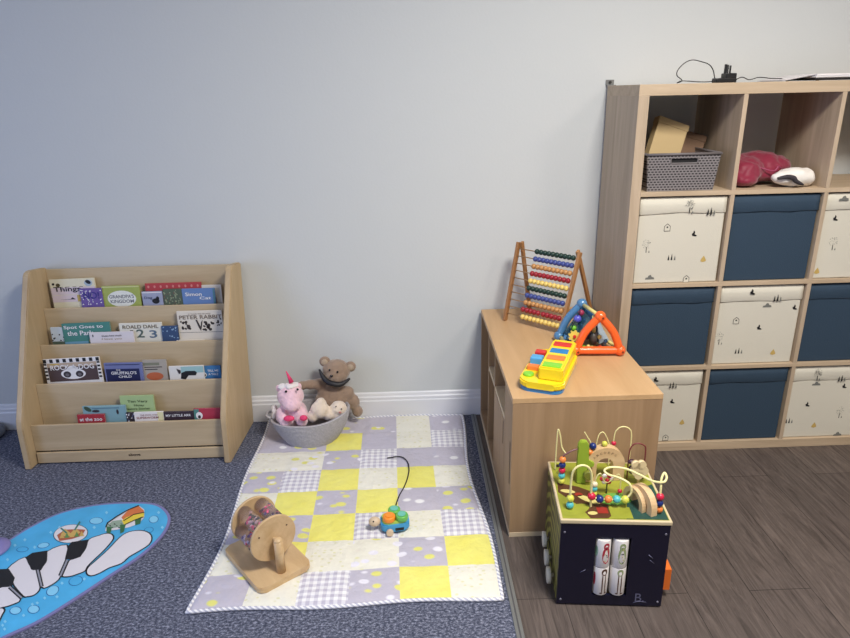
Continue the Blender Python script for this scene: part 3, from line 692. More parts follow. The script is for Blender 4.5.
# looping wire, front right
wire([tl(-.06, -.09, .03), tl(-.05, -.09, .03), tl(-.02, -.09, .026), tl(.01, -.09, .026), tl(.035, -.09, .03), tl(.05, -.092, .05), tl(.045, -.09, .078), tl(.02, -.075, .088), tl(-.01, -.06, .09), tl(-.02, -.05, .098), tl(0, -.045, .105), tl(.04, -.05, .104), tl(.075, -.07, .098), tl(.105, -.095, .094), tl(.13, -.11, .10), tl(.142, -.1, .108), tl(.138, -.09, .118), tl(.128, -.10, .105), tl(.126, -.11, .08), tl(.126, -.112, .03), tl(.126, -.112, 0)])
for x, c in ((-.036, 'n'), (-.012, 'o'), (.012, 't'), (.036, 'y')): bead(tl(x, -.09, .027), c, .0118)
bead(tl(.126, -.112, .054), 'r'); bead(tl(.126, -.112, .033), 'n'); bead(tl(.127, -.112, .0125), 'o')
# rear left wires
wire([tl(-.138, .10, 0), tl(-.138, .10, .08), tl(-.136, .10, .145), tl(-.128, .10, .125), tl(-.121, .098, .085), tl(-.108, .09, .065)], r=.0022)
wire([tl(-.130, .02, 0), tl(-.130, .02, .09), tl(-.118, .022, .108), tl(-.09, .03, .118), tl(-.06, .04, .112), tl(-.042, .05, .095), tl(-.032, .05, .07), tl(-.028, .05, .0)], wpu, .0026)
for k, c in enumerate('ytrno'): bead(tl(-.130, .02, .014+.0185*k), c, .0106)
bead(tl(-.045, .045, .100), 'o', .0098); bead(tl(-.036, .05, .118), 'n', .0112)
# rear arches
wire([tl(.045, .125, 0), tl(.045, .125, .11), tl(.055, .125, .138), tl(.072, .125, .145), tl(.090, .125, .137), tl(.098, .125, .11), tl(.098, .125, 0)], r=.002)
bead(tl(.045, .125, .085), 'r', .008)
wire([tl(.078, .06, .0), tl(.078, .06, .09), tl(.085, .06, .116), tl(.10, .06, .124), tl(.118, .06, .118), tl(.126, .06, .1), tl(.126, .06, .0)], wbn, .0022)
wire([tl(-.01, .13, .03), tl(-.005, .13, .10), tl(.008, .13, .122), tl(.022, .13, .105), tl(.035, .13, .065), tl(.035, .13, 0)], r=.0018)
wire([tl(-.048, .13, .122), tl(-.038, .13, .105), tl(-.024, .13, .075), tl(-.02, .13, 0)], r=.0018)
wire([tl(-.042, -.04, 0), tl(-.04, -.04, .06), tl(-.03, -.04, .08), tl(-.022, -.038, .07), tl(-.014, -.035, .05), tl(0, -.03, .045), tl(.016, -.03, .06), tl(.028, -.03, .072), tl(.035, -.03, .05), tl(.035, -.03, 0)], r=.0018)
for h, c in ((.012, 'y'), (.028, 't'), (.043, 'w')): bead(tl(-.042, -.04, h), c, .009)
bead(tl(.035, -.03, .014), 'r', .007)
# green cut-out tree
mb = MB(); Tx = Wm @ frame((-.068, .035, CHt), (1, 0, 0), (0, 0, 1))
mb.prism([(-.014, 0), (.012, 0), (.014, .055), (.034, .060), (.036, .072), (.016, .082), (.016, .135), (.008, .146), (-.008, .146), (-.016, .135), (-.016, .06)], -.009, .009, mat('lime_paint', (148, 172, 52), .4), Tx, .002); mb.build('green_tree_shape', cu)
mb = MB(); mb.cyl(tl(-.05, .028, .035), tl(-.05, .012, .035), .015, ol, 18, bev=.002); mb.build('green_disc', cu)
# wooden arches
def arch(cx, cy, R, r, w, a, nme, legs=0, sq=1.0):
    T = Wm @ Matrix.Translation((cx, cy, CHt)) @ Matrix.Rotation(a, 4, 'Z') @ frame((0, 0, 0), (1, 0, 0), (0, 0, 1))
    P = [(R*math.cos(PI*k/16), R*math.sin(PI*k/16)*sq+legs) for k in range(17)]+[(-R, 0), (-r, 0)]+[(-r*math.cos(PI*k/16), r*math.sin(PI*k/16)*sq+legs) for k in range(17)]+[(r, 0), (R, 0)]
    mb = MB(); mb.prism(P, -w/2, w/2, toywood, T); mb.build(nme, cu); return T
Ta = arch(.002, .055, .062, .026, .026, 0.12, 'wooden_arch', .055)
for k, ch in enumerate('ABCDEFG'):
    a = math.radians(140-16*k*.95)
    lettering(ch, .006, .007, mat('pencil_grey', (130, 100, 70), .6), Ta @ Matrix.Translation((.046*math.cos(a), .046*math.sin(a)+.055, .0135)) @ Matrix.Rotation(a-PI/2, 4, 'Z'), 'lettering', cu)
mb = MB(); mb.ball(tl(.0, .055, .124), .009, BC['y'], 12); mb.build('arch_knob', cu)
arch(.088, -.082, .052, .032, .020, -1.15, 'small_wooden_arch', .016); arch(.069, -.073, .044, .030, .018, -1.15, 'small_wooden_arch', .012)
# plum and cream lamb shape, red and white flower
mb = MB(); Tx = Wm @ frame((.095, .03, CHt+.014), (.98, .2, 0), (0, 0, 1))
for x, y, r in ((0, .035, .017), (.014, .052, .015), (.022, .03, .016), (.008, .018, .014), (-.004, .055, .013)): mb.cyl(Tx @ Vector((x, y, -.006)), Tx @ Vector((x, y, .006)), r, mat('cream_shape', (226, 204, 158), .45), 18)
mb.cyl(Tx @ Vector((.01, -.014, 0)), Tx @ Vector((.01, .02, 0)), .004, toywood, 8)
mb.build('cream_lamb_shape', cu)
mb = MB(); pl = mat('plum_shape', (62, 24, 46), .4); mb.ball(Tx @ Vector((-.008, .03, -.014)), (.010, .008, .016), pl); mb.ball(Tx @ Vector((-.012, .058, -.012)), (.012, .008, .008), pl); mb.build('plum_shape', cu)
mb = MB(); fr_ = mat('flower_red', (196, 36, 58), .4); fw = mat('flower_white', (236, 226, 220), .4)
for k in range(6):
    a = 2*PI*k/6; mb.ball(tl(-.004+.014*math.cos(a), -.022, .05+.012*math.sin(a)), (.0075, .006, .007), fr_ if k % 2 else fw, 10)
mb.ball(tl(-.004, -.028, .05), .006, fr_, 10); mb.cyl(tl(-.002, -.022, .045), tl(-.002, -.022, 0), .002, black, 6); mb.build('flower_spinner', cu)

# ------------------------------------------------------------------ bookcase
BX0, BX1 = -2.432, -1.575; ts = .028
bc = thing('display_bookcase', ((BX0+BX1)/2, -.2, 0), 'pale maple sloping book display case with four tiers of books', 'bookcase')
sp = [(-.02, 0), (-.02, .778), (-.115, .792), (-.135, .790), (-.148, .778), (-.367, .225), (-.374, .19), (-.374, 0)]
SH = Matrix(((1, .05, .036, 0), (0, 1, 0, 0), (0, 0, 1, 0), (0, 0, 0, 1)))   # the case leans a touch on the soft carpet
TX = Matrix(((0, 0, 1, 0), (1, 0, 0, 0), (0, 1, 0, 0), (0, 0, 0, 1)))
for a in (BX0, BX1-ts):
    mb = MB(); mb.prism(sp, a, a+ts, maple_v, SH @ TX, .004)
    if a == BX0: pass
    mb.build('side_panel', bc)
IX0, IX1 = BX0+ts, BX1-ts
MB().box(IX0, IX1, -.032, -.0205, .05, .772, maple, .001, SH).build('back_panel', bc)
LIP = [(-.098, .616), (-.168, .476), (-.245, .330), (-.328, .182)]
for k, (ly, lz) in enumerate(LIP[:3]):
    MB().box(IX0, IX1, ly, ly+.010, lz-.215, lz, maple, .003, SH).build('lip_panel', bc)
MB().box(IX0, IX1, -.328, -.318, .060, .182, maple, .003, SH).build('lip_panel', bc)
MB().box(IX0+.006, IX1, -.336, -.325, .006, .056, maple, .003, SH).build('lower_rail', bc)
for k, (ly, lz) in enumerate(LIP):
    back = -.032 if k == 0 else LIP[k-1][0]
    MB().box(IX0, IX1, ly+.010, back, lz-.115, lz-.105, maple, 0, SH).build('tier_floor', bc)
lettering('above', .050, .013, mat('burnt_brown', (60, 42, 28), .6), frame(((BX0+BX1)/2-.002, -.3366, .034), (1, 0, 0), (0, 0, 1)), 'lettering', bc, bold=.02)
mb = MB(); mb.cyl((BX1-.0005, -.23, .47), (BX1+.0015, -.23, .47), .004, mat('plug_dark', (70, 56, 44), .5), 8); mb.build('screw_cap', bc)

pgs = mat('book_pages', (232, 226, 214), .8)
def book(tier, x0, x1, top, layer, cover, label, deco=None, tilt=4, roll=0, thick=.009):
    ly, lz = LIP[tier]; yf = ly+.0115+layer*(.0125 if tier == 0 else .0145); zb = lz-.104; tilt = 3 if tier == 0 else 4
    yt = yf+.17*math.sin(math.radians(tilt)); pa = ony(x0, top, yt); pb = ony(x1, top, yt)
    ztop = (pa.z+pb.z)/2; w = pb.x-pa.x; cx = (pa.x+pb.x)/2; cx = min(max(cx, IX0+.036*lz+.05*ly+w/2+.004), IX1+.036*zb+.05*ly-w/2-.001)
    h = (ztop-zb)
    o = thing('picture_book', (cx, yf+.004, zb+.001), label, 'book', 'books in the display bookcase', rot=(math.radians(-tilt), math.radians(roll), 0))
    Wm = world_of(o)
    mb = MB(); mb.box(-w/2, w/2, 0, .0022, 0, h, cover, .0007, Wm); mb.box(-w/2, w/2, thick-.0022, thick, 0, h, cover, .0007, Wm); mb.box(-w/2, -w/2+.002, .0022, thick-.0022, 0, h, cover, 0, Wm)
    T = Wm @ frame((0, 0, h), (1, 0, 0), (0, 0, 1))     # origin: centre of top edge
    lets = deco(mb, T, w, h) if deco else None
    cov = mb.build('cover', o)
    MB().box(-w/2+.0022, w/2-.002, .0022, thick-.0022, .002, h-.002, pgs, 0, Wm).build('pages', o)
    for L_ in (lets or []):
        s_, cx_, cy_, W_, H_, m_ = L_
        lettering(s_, W_*w, H_, m_, T @ Matrix.Translation((cx_*w, -cy_, .0014)), 'lettering', cov, bold=.015)
    return o
def rect(mb, T, x0, x1, d0, d1, m, z=.0005): mb.flat([(x0, -d1), (x1, -d1), (x1, -d0), (x0, -d0)], m, T, z)
def spots(mb, T, w, d0, d1, m, n, r, z=.0008, seed=1, x0=-.5, x1=.5):
    R = random.Random(seed)
    for k in range(n):
        x = (x0+(x1-x0)*R.random())*w*.94; d = d0+(d1-d0)*R.random(); mb.flat(ell(x, -d, r*(.6+.8*R.random()), r*(.6+.8*R.random()), R.random()*3, 10), m, T, z)
def c(n, rgb):
    g = .3*rgb[0]+.59*rgb[1]+.11*rgb[2]
    return mat('cover_'+n, tuple((v*.80+g*.20) for v in rgb), .5)
wht = c('white', (238, 234, 232)); blkc = c('black', (26, 24, 28)); drk = c('dark', (54, 44, 50))
# tier 0
def d_(mb, T, w, h):
    rect(mb, T, -w/2+.001, w/2-.001, .002, .034, c('cream', (232, 222, 184))); rect(mb, T, -w/2+.001, w/2-.001, .036, .068, c('pink', (226, 204, 208))); rect(mb, T, -w/2+.001, w/2-.001, .070, .1, c('pink', (226, 204, 208)))
    mb.flat(ell(-w*.32, -.025, .009, .008), c('olive', (90, 78, 40)), T, .0009); mb.flat(ell(-w*.42, -.020, .006, .005, .5), blkc, T, .0009); mb.flat(ell(w*.36, -.02, .017, .014), c('paleblue', (170, 190, 204)), T, .0009); mb.flat(ell(w*.36, -.016, .012, .008, -.5), blkc, T, .0012); rect(mb, T, w*.06, w*.24, .071, .1, c('mustard', (208, 172, 70)), .0012)
    for x in (-.3, -.15, 0, .15): rect(mb, T, w*x, w*(x+.08), .0335, .0355, c('olive', (90, 78, 40)), .0010)
    mb.flat([(-w*.35, -.089), (-w*.1, -.088), (-w*.05, -.080), (w*.02, -.09)], drk, T, .0009)
    return [('Things', -.13, .046, .60, .027, blkc)]
book(0, 48.5, 94, 279.5, 1, c('cream', (232, 222, 184)), 'cream and pink book reading Things, at the left end of the highest tier', d_, roll=-1, tilt=8)
def d_(mb, T, w, h):
    spots(mb, T, w, .004, .075, wht, 34, .0022, seed=4); return [('NO!', 0, .03, .7, .03, c('indigo', (58, 52, 150)))]
book(0, 78.5, 101, 289, 0, c('purple', (112, 84, 170)), 'small purple book with white dots in front of the cream Things book', d_)
def d_(mb, T, w, h):
    rect(mb, T, -w/2+.001, w/2-.001, .001, .006, c('palegreen', (206, 208, 130))); mb.flat(ell(0, -.056, w*.38, .036), c('ivory', (234, 234, 220)), T, .0009)
    return [('GRANDPA\'S', 0, .046, .66, .016, c('textgrey', (120, 120, 130))), ('KINGDOM', 0, .067, .62, .015, c('textgrey', (120, 120, 130)))]
book(0, 100.5, 138.5, 286.5, .4, c('lime', (166, 180, 70)), 'lime green book with a white oval on its cover, highest tier', d_)
def d_(mb, T, w, h):
    for k in range(9): mb.flat(ell(-w*.44+k*w*.11, -.014, .0045, .006), c('blush', (230, 130, 120)), T, .0008)
book(0, 144, 200.5, 283.5, 1.5, c('red', (206, 56, 60)), 'wide red book with pale dots behind other books, highest tier', d_)
def d_(mb, T, w, h):
    mb.flat(ell(w*.15, -.042, .016, .012), blkc, T, .0008); mb.flat(ell(w*.25, -.030, .007, .008), blkc, T, .0008); rect(mb, T, -w/2+.002, w/2-.002, .002, .006, wht)
    return [('Dog', -.2, .028, .4, .014, c('slate', (80, 90, 130)))]
book(0, 141, 161.5, 292, 0, c('lilac', (158, 164, 192)), 'small lilac-grey book with a black shape, right of the lime green book', d_)
def d_(mb, T, w, h): spots(mb, T, w, .006, .075, c('leafpale', (150, 160, 120)), 34, .003, seed=6); spots(mb, T, w, .006, .075, c('rust', (140, 80, 70)), 14, .0022, seed=9)
book(0, 162, 181, 289.5, .2, c('forest', (84, 100, 76)), 'dark green leafy book between the lilac book and a blue book', d_)
def d_(mb, T, w, h):
    rect(mb, T, w/2-.008, w/2-.001, .002, .1, c('tealedge', (70, 130, 140)))
    return [('Simon', -.15, .024, .5, .016, wht), ('Cat', .2, .042, .35, .013, wht)]
book(0, 181, 214, 289, 0, c('cornflower', (96, 134, 196)), 'blue book reading Simon at the right end of the highest tier', d_)
book(0, 201, 220.5, 285.5, 1.5, c('ivory2', (224, 212, 196)), 'ivory book mostly behind the blue Simon book')
# tier 1
def d_(mb, T, w, h):
    rect(mb, T, -w/2+.002, -w*.0, .08, .1, c('skyb', (110, 170, 200)), .0008); mb.flat(ell(w*.1, -.08, .016, .012), c('mustard', (208, 172, 70)), T, .0009)
    return [('Spot Goes to', -.05, .018, .82, .019, wht), ('the Park', -.13, .043, .55, .021, wht)]
book(1, 61, 109.5, 323.5, 1, c('teal', (62, 140, 126)), 'teal book reading Spot Goes to the Park, second tier', d_, roll=-1)
def d_(mb, T, w, h): spots(mb, T, w, .03, .06, blkc, 8, .003, seed=3); rect(mb, T, -w/2+.001, w/2-.001, .062, .09, c('mossdark', (90, 110, 90)))
book(1, 49.5, 62, 328, 1.2, c('paleblue2', (206, 220, 232)), 'narrow pale blue book at the left end of the second tier', d_)
def d_(mb, T, w, h):
    mb.flat(ell(-w*.42, -.014, .0022, .006), blkc, T, .0008)
    return [('Guess how much', 0, .015, .45, .007, drk), ('I love you', 0, .03, .45, .008, c('gold', (170, 140, 90)))]
book(1, 88.5, 133, 332.5, 0, c('offwhite', (226, 216, 218)), 'plain off-white book in front of the teal book, second tier', d_)
def d_(mb, T, w, h):
    return [('ROALD DAHL', 0, .016, .84, .016, c('textbrown', (120, 104, 80))), ('1', -.22, .05, .07, .038, drk), ('2', -.02, .046, .18, .036, c('numgreen', (84, 104, 92))), ('3', .28, .05, .18, .034, c('numblue', (90, 116, 140)))]
book(1, 118, 161, 323.5, 1, c('cream2', (230, 224, 204)), 'cream book with large dark numerals, middle of the second tier', d_)
def d_(mb, T, w, h): spots(mb, T, w, .005, .06, c('palesky', (140, 176, 210)), 14, .003, seed=5); return None
book(1, 160.5, 177, 326.5, .4, c('navyblue', (50, 78, 124)), 'small navy book left of the cream Peter Rabbit book', d_)
def d_(mb, T, w, h):
    spots(mb, T, w, .045, .08, c('ink', (70, 58, 52)), 20, .0045, seed=2, x0=-.46, x1=-.25); spots(mb, T, w, .05, .085, c('ink', (70, 58, 52)), 16, .006, seed=8, x0=.05, x1=.3); spots(mb, T, w, .035, .08, c('ink', (70, 58, 52)), 9, .004, seed=12, x0=.38, x1=.5); rect(mb, T, -w*.5+.002, w*.5-.002, .094, .0955, drk)
    mb.flat([(-w*.06, -.04), (-w*.1, -.038), (-w*.04, -.075), (0, -.09), (w*.04, -.06), (w*.06, -.04), (w*.02, -.05), (0, -.07)], c('ink', (70, 58, 52)), T, .0009)
    return [('A TALE TO SHARE', 0, .013, .5, .005, c('textgrey2', (160, 140, 124))), ('PETER RABBIT', .02, .027, .94, .017, c('textbrown2', (130, 112, 96)))]
book(1, 175.5, 221, 311.5, 1.1, c('parchment', (228, 216, 196)), 'large parchment book reading Peter Rabbit with inky plants', d_)
book(1, 176.5, 204.5, 340, 0, c('ivory3', (232, 220, 200)), 'low ivory book just showing in front of the Peter Rabbit book')
# tier 2
def d_(mb, T, w, h):
    n = 17; s = w/n
    for k in range(n):
        if k % 2 == 0: rect(mb, T, -w/2+k*s, -w/2+(k+1)*s, .0005, .016, blkc, .0008)
    for k in range(5):
        for x in (-w/2, w/2-.012): rect(mb, T, x, x+.012, .018+k*.016, .026+k*.016, blkc, .0008)
    rect(mb, T, -w/2+.014, w/2-.014, .018, .04, c('tan', (196, 168, 140)), .0010); rect(mb, T, -w/2+.014, w/2-.014, .036, .1, c('umber', (84, 62, 60)), .0011)
    mb.flat(ell(0, -.068, .052, .024), wht, T, .0016); mb.flat(ell(0, -.05, .024, .018), wht, T, .0017)
    for x in (-.026, .026): mb.flat(ell(x, -.070, .016, .014), drk, T, .0020); mb.flat(ell(x, -.072, .008, .007), c('grey', (110, 104, 108)), T, .0023)
    rect(mb, T, -w*.38, -w*.22, .02, .026, c('mustard', (208, 172, 70)), .0014)
    return [('ROCK-A-DOG', 0, .038, .78, .022, wht)]
book(2, 42.5, 99.5, 359, .6, wht, 'book with a black and white checked border and dog face', d_, roll=-1.5)
def d_(mb, T, w, h):
    rect(mb, T, -w/2+.006, w/2-.010, .006, .009, c('deepnavy', (26, 30, 84)), .0008); rect(mb, T, -w/2+.006, w/2-.014, .026, .1, c('deepnavy', (26, 30, 84)), .0008)
    return [('THE', -.14, .031, .12, .006, wht), ('GRUFFALO\'S', 0, .044, .66, .014, wht), ('CHILD', .02, .061, .34, .01, wht)]
book(2, 102.5, 141, 363.5, .4, c('periwinkle', (112, 120, 176)), 'navy book with a periwinkle border, third tier', d_, roll=.5)
def d_(mb, T, w, h):
    rect(mb, T, -w*.44, w*.3, .03, .034, drk); rect(mb, T, -w*.44, w*.1, .040, .044, drk); mb.flat(ell(-w*.05, -.073, w*.36, .018), c('burnt', (206, 96, 50)), T, .0008); rect(mb, T, -w/2+.002, w*.2, .012, .024, c('moss', (130, 130, 104)))
book(2, 141.5, 165.5, 360.5, 1, c('taupe', (176, 164, 148)), 'taupe book with an orange patch, right of the navy one in the third tier', d_)
def d_(mb, T, w, h):
    rect(mb, T, -w*.15, w/2-.001, .002, .03, c('seafoam', (150, 196, 196)), .0007)
    mb.flat([(-w*.18, -.055), (-w*.15, -.03), (-w*.02, -.022), (w*.25, -.022), (w*.3, -.03), (w*.26, -.042), (w*.05, -.042), (-w*.05, -.06)], blkc, T, .0012); mb.flat([(-w*.28, -.01), (-w*.22, -.035), (-w*.16, -.03), (-w*.16, -.018)], drk, T, .0012)
book(2, 168, 203, 366.5, .2, c('cream3', (226, 222, 214)), 'white book with a slanting black shape, third tier', d_)
def d_(mb, T, w, h):
    mb.flat(ell(-w*.3, -.038, .014, .012), wht, T, .0008); mb.flat(ell(-w*.28, -.040, .009, .006), blkc, T, .0011); rect(mb, T, -w*.2, w/2-.001, .055, .1, c('violet', (84, 76, 150)))
    return [('TELL ME', .15, .02, .5, .009, wht), ('A TALE', .15, .036, .45, .009, wht)]
book(2, 198, 220, 366.5, .9, c('azure', (52, 124, 186)), 'bright blue book at the right end of the third tier', d_)
# tier 3
def d_(mb, T, w, h): return [('at the zoo', 0, .02, .82, .016, wht)]
book(3, 76.5, 104, 415, 0, c('scarlet', (190, 36, 48)), 'small red book reading at the zoo, lowest tier', d_)
def d_(mb, T, w, h):
    mb.flat(ell(-w*.38, -.012, .017, .009, -.6), c('bottle', (60, 84, 60)), T, .0008); mb.flat(ell(-w*.2, -.022, .016, .006), drk, T, .0008); mb.flat(ell(w*.3, -.028, .005, .011), drk, T, .0008); rect(mb, T, -w*.28, w*.35, .008, .012, c('slateblue', (90, 130, 150)), .0010); rect(mb, T, -w/2, w/2, 0, .003, c('seafoam', (150, 196, 196)))
book(3, 81.5, 125, 406.5, .8, c('duckegg', (124, 170, 178)), 'duck-egg blue book behind the red zoo book, lowest tier', d_)
def d_(mb, T, w, h): return [('Ten Very', .02, .026, .6, .014, c('olivetext', (84, 104, 60))), ('Noisy', .05, .044, .3, .012, c('olivetext', (84, 104, 60))), ('Nature Stories', 0, .058, .7, .01, c('olivetext', (84, 104, 60)))]
book(3, 118.5, 152.5, 396.5, 1.7, c('applegreen', (168, 196, 124)), 'apple green book standing tallest in the lowest tier', d_)
def d_(mb, T, w, h): spots(mb, T, w, .003, .06, wht, 8, .003, seed=7); spots(mb, T, w, .003, .06, c('slate', (80, 90, 130)), 8, .003, seed=17)
book(3, 125.5, 134, 413, .5, drk, 'narrow dark speckled book beside the duck-egg blue book, lowest tier', d_)
def d_(mb, T, w, h): rect(mb, T, w*.3, w/2-.001, .001, .06, c('butter', (230, 220, 160)), .0007); return [('THE SNAIL AND', 0, .012, .6, .006, c('rosetext', (170, 110, 110))), ('SUPERWORM', -.05, .024, .75, .01, c('rosetext', (170, 110, 110)))]
book(3, 133.5, 163, 412.5, 0, c('white2', (236, 228, 222)), 'white book with small red lettering, lowest tier', d_)
def d_(mb, T, w, h): return [('MY LITTLE ARK', 0, .016, .85, .011, wht)]
book(3, 163, 193, 412, 0, c('aubergine', (58, 38, 50)), 'dark aubergine book with white lettering, lowest tier', d_)
def d_(mb, T, w, h):
    rect(mb, T, -w/2+.001, -w*.3, .001, .06, c('jade', (76, 140, 130)), .0007); mb.flat(ell(-w*.3, -.03, .014, .016), wht, T, .001); mb.flat(ell(-w*.3, -.036, .006, .008), drk, T, .0013)
book(3, 193, 220, 409, .2, c('crimson', (196, 44, 70)), 'crimson book with a green left edge, right end of the lowest tier', d_)

# ------------------------------------------------------------------ quilt
def patch_mat(name, kind):
    m = bpy.data.materials.new(name); m.use_nodes = True; nt = m.node_tree; b = nt.nodes['Principled BSDF']; L = nt.links.new
    b.inputs['Roughness'].default_value = .9; b.inputs['Sheen Weight'].default_value = .2
    tc = nt.nodes.new('ShaderNodeTexCoord')
    lil = srgb(190, 184, 196); yl = srgb(230, 222, 116); cr = srgb(232, 228, 212); wh = srgb(238, 236, 236)
    base = {'yellow': yl, 'lilac': lil, 'lilac_yellow': lil, 'gingham': wh, 'cream': cr, 'lilac_white': lil, 'cream_yellow': cr}[kind]
    b.inputs['Base Color'].default_value = base
    def mixc(fac, c1, c2):
        mx = nt.nodes.new('ShaderNodeMix'); mx.data_type = 'RGBA'
        L(fac, mx.inputs['Factor'])
        for inp, cc_ in ((mx.inputs[6], c1), (mx.inputs[7], c2)):
            if isinstance(cc_, tuple): inp.default_value = cc_
            else: L(cc_, inp)
        return mx.outputs[2]
    def vor(scale, lo, hi, off=0):
        mp = nt.nodes.new('ShaderNodeMapping'); mp.inputs['Location'].default_value = (off, off, 0); mp.inputs['Scale'].default_value = (1, 1.5, 0); L(tc.outputs['Object'], mp.inputs['Vector'])
        v = nt.nodes.new('ShaderNodeTexVoronoi'); v.inputs['Scale'].default_value = scale; v.inputs['Randomness'].default_value = .7; L(mp.outputs['Vector'], v.inputs['Vector'])
        r = nt.nodes.new('ShaderNodeMapRange'); r.inputs['From Min'].default_value = hi; r.inputs['From Max'].default_value = lo; L(v.outputs['Distance'], r.inputs['Value']); return r.outputs['Result']
    col = None
    if kind in ('lilac_yellow', 'cream_yellow'):
        c1 = mixc(vor(16, .27, .36), base, srgb(224, 220, 120)); col = mixc(vor(14, .20, .28, .31), c1, srgb(232, 228, 236))
    elif kind == 'lilac_white': col = mixc(vor(15, .2, .32, .7), base, wh)
    elif kind == 'cream': col = mixc(vor(42, .16, .3), base, srgb(220, 216, 176)); 
    elif kind == 'gingham':
        sx = nt.nodes.new('ShaderNodeSeparateXYZ'); L(tc.outputs['Object'], sx.inputs['Vector']); outs = []
        for ch in ('X', 'Y'):
            mu = nt.nodes.new('ShaderNodeMath'); mu.operation = 'MULTIPLY'; mu.inputs[1].default_value = 2*PI/.024; L(sx.outputs[ch], mu.inputs[0])
            si = nt.nodes.new('ShaderNodeMath'); si.operation = 'SINE'; L(mu.outputs[0], si.inputs[0])
            gt = nt.nodes.new('ShaderNodeMath'); gt.operation = 'GREATER_THAN'; gt.inputs[1].default_value = 0; L(si.outputs[0], gt.inputs[0]); outs.append(gt.outputs[0])
        ad = nt.nodes.new('ShaderNodeMath'); ad.operation = 'ADD'; L(outs[0], ad.inputs[0]); L(outs[1], ad.inputs[1])
        hf = nt.nodes.new('ShaderNodeMath'); hf.operation = 'MULTIPLY'; hf.inputs[1].default_value = .5; L(ad.outputs[0], hf.inputs[0]); col = mixc(hf.outputs[0], wh, srgb(188, 182, 196))
    elif kind == 'yellow':
        n = nt.nodes.new('ShaderNodeTexNoise'); n.inputs['Scale'].default_value = 12; L(tc.outputs['Object'], n.inputs['Vector']); col = mixc(n.outputs['Fac'], srgb(230, 220, 96), srgb(240, 234, 132))
    if col is not None: L(col, b.inputs['Base Color'])
    n = nt.nodes.new('ShaderNodeTexNoise'); n.inputs['Scale'].default_value = 30; n.inputs['Detail'].default_value = 3; L(tc.outputs['Object'], n.inputs['Vector'])
    bp = nt.nodes.new('ShaderNodeBump'); bp.inputs['Strength'].default_value = .8; bp.inputs['Distance'].default_value = .010; L(n.outputs['Fac'], bp.inputs['Height']); L(bp.outputs['Normal'], b.inputs['Normal'])
    return m
PMs = {k: patch_mat('quilt_'+k, k) for k in ('yellow', 'lilac', 'lilac_yellow', 'gingham', 'cream', 'lilac_white', 'cream_yellow')}
Y_, L0, LY, G_, CR, LW, CY = 'yellow', 'lilac', 'lilac_yellow', 'gingham', 'cream', 'lilac_white', 'cream_yellow'
ROWS = [[L0, CR, LY, LY, CR, LW], [LW, LY, Y_, L0, CR, G_], [CR, CY, LY, G_, L0, LW], [LY, G_, Y_, CR, Y_, CR],
        [CR, Y_, LY, Y_, LW, LY], [LY, LY, Y_, G_, CR, G_], [CR, Y_, CR, CY, LY, Y_], [LY, CR, G_, LY, Y_, CR]]
qa, qb, qc, qd = Vector((-1.512, -.022, 0)), Vector((-.598, -.022, 0)), Vector((-.560, -1.196, 0)), Vector((-1.506, -1.206, 0))
NX, NY, sub = 6, 8, 10
def qp(u, v):
    p = (qa*(1-u)+qb*u)*(1-v)+(qd*(1-u)+qc*u)*v
    # wavy outline
    e = (2*u-1); p.x += .010*math.sin(v*9+1)*abs(e)**3*(1 if e > 0 else 1.1) + (.012*math.sin(v*PI)*(-1) if e > 0 else .018*math.sin(v*PI))*abs(e)**3
    p.y += .006*math.sin(u*11)*(abs(2*v-1)**4)
    return p
qt = thing('patchwork_quilt', (-1.04, -.6, 0), 'yellow, lilac and cream patchwork quilt spread on the carpet', 'quilt')
t = bmesh.new(); n_x, n_y = NX*sub, NY*sub; V = []
def seamd(s, n): 
    f = (s*n) % 1; return min(f, 1-f)
for j in range(n_y+1):
    row = []
    for i in range(n_x+1):
        u, v = i/n_x, j/n_y; p = qp(u, v)
        sd = min(seamd(u, NX), seamd(v, NY)); puff = .0048*(1-math.exp(-sd*16))
        q = noise.noise(Vector((p.x*9, p.y*9, 3)))*.003+noise.noise(Vector((p.x*28, p.y*28, 1)))*.0026
        ed = min(u, 1-u, v*1.2, (1-v)*1.2); z = .0085+puff+q
        if ed < .012: z = .006+.2*q
        p.z = max(z, .003); row.append(t.verts.new(p))
    V.append(row)
mats_ = list(PMs.keys()); mb = MB()
for k in mats_: mb.mi(PMs[k])
for j in range(n_y):
    for i in range(n_x):
        f = t.faces.new((V[j][i], V[j+1][i], V[j+1][i+1], V[j][i+1])); f.smooth = True; f.material_index = mats_.index(ROWS[j//sub][i//sub])
# skirt down to the carpet
bd = [V[0][i] for i in range(n_x+1)]+[V[j][n_x] for j in range(1, n_y+1)]+[V[n_y][i] for i in range(n_x-1, -1, -1)]+[V[j][0] for j in range(n_y-1, 0, -1)]
lo = [t.verts.new((w.co.x, w.co.y, .0005)) for w in bd]
for k in range(len(bd)):
    f = t.faces.new((bd[k], bd[(k+1) % len(bd)], lo[(k+1) % len(bd)], lo[k])); f.material_index = mats_.index('cream')
edge_pts = [w.co.copy() for w in bd]
mb.add(t, None); mb.build('patchwork_panel', qt)
def stripe_mat():
    m = bpy.data.materials.new('striped_binding'); m.use_nodes = True; nt = m.node_tree; b = nt.nodes['Principled BSDF']; L = nt.links.new
    tc = nt.nodes.new('ShaderNodeTexCoord'); w = nt.nodes.new('ShaderNodeTexWave'); w.bands_direction = 'DIAGONAL'; w.inputs['Scale'].default_value = 36; L(tc.outputs['Object'], w.inputs['Vector'])
    r = nt.nodes.new('ShaderNodeValToRGB'); e = r.color_ramp.elements; e[0].position = .45; e[1].position = .55; e[0].color = srgb(190, 190, 204); e[1].color = srgb(240, 238, 238); L(w.outputs['Fac'], r.inputs['Fac']); L(r.outputs['Color'], b.inputs['Base Color']); b.inputs['Roughness'].default_value = .9
    return m
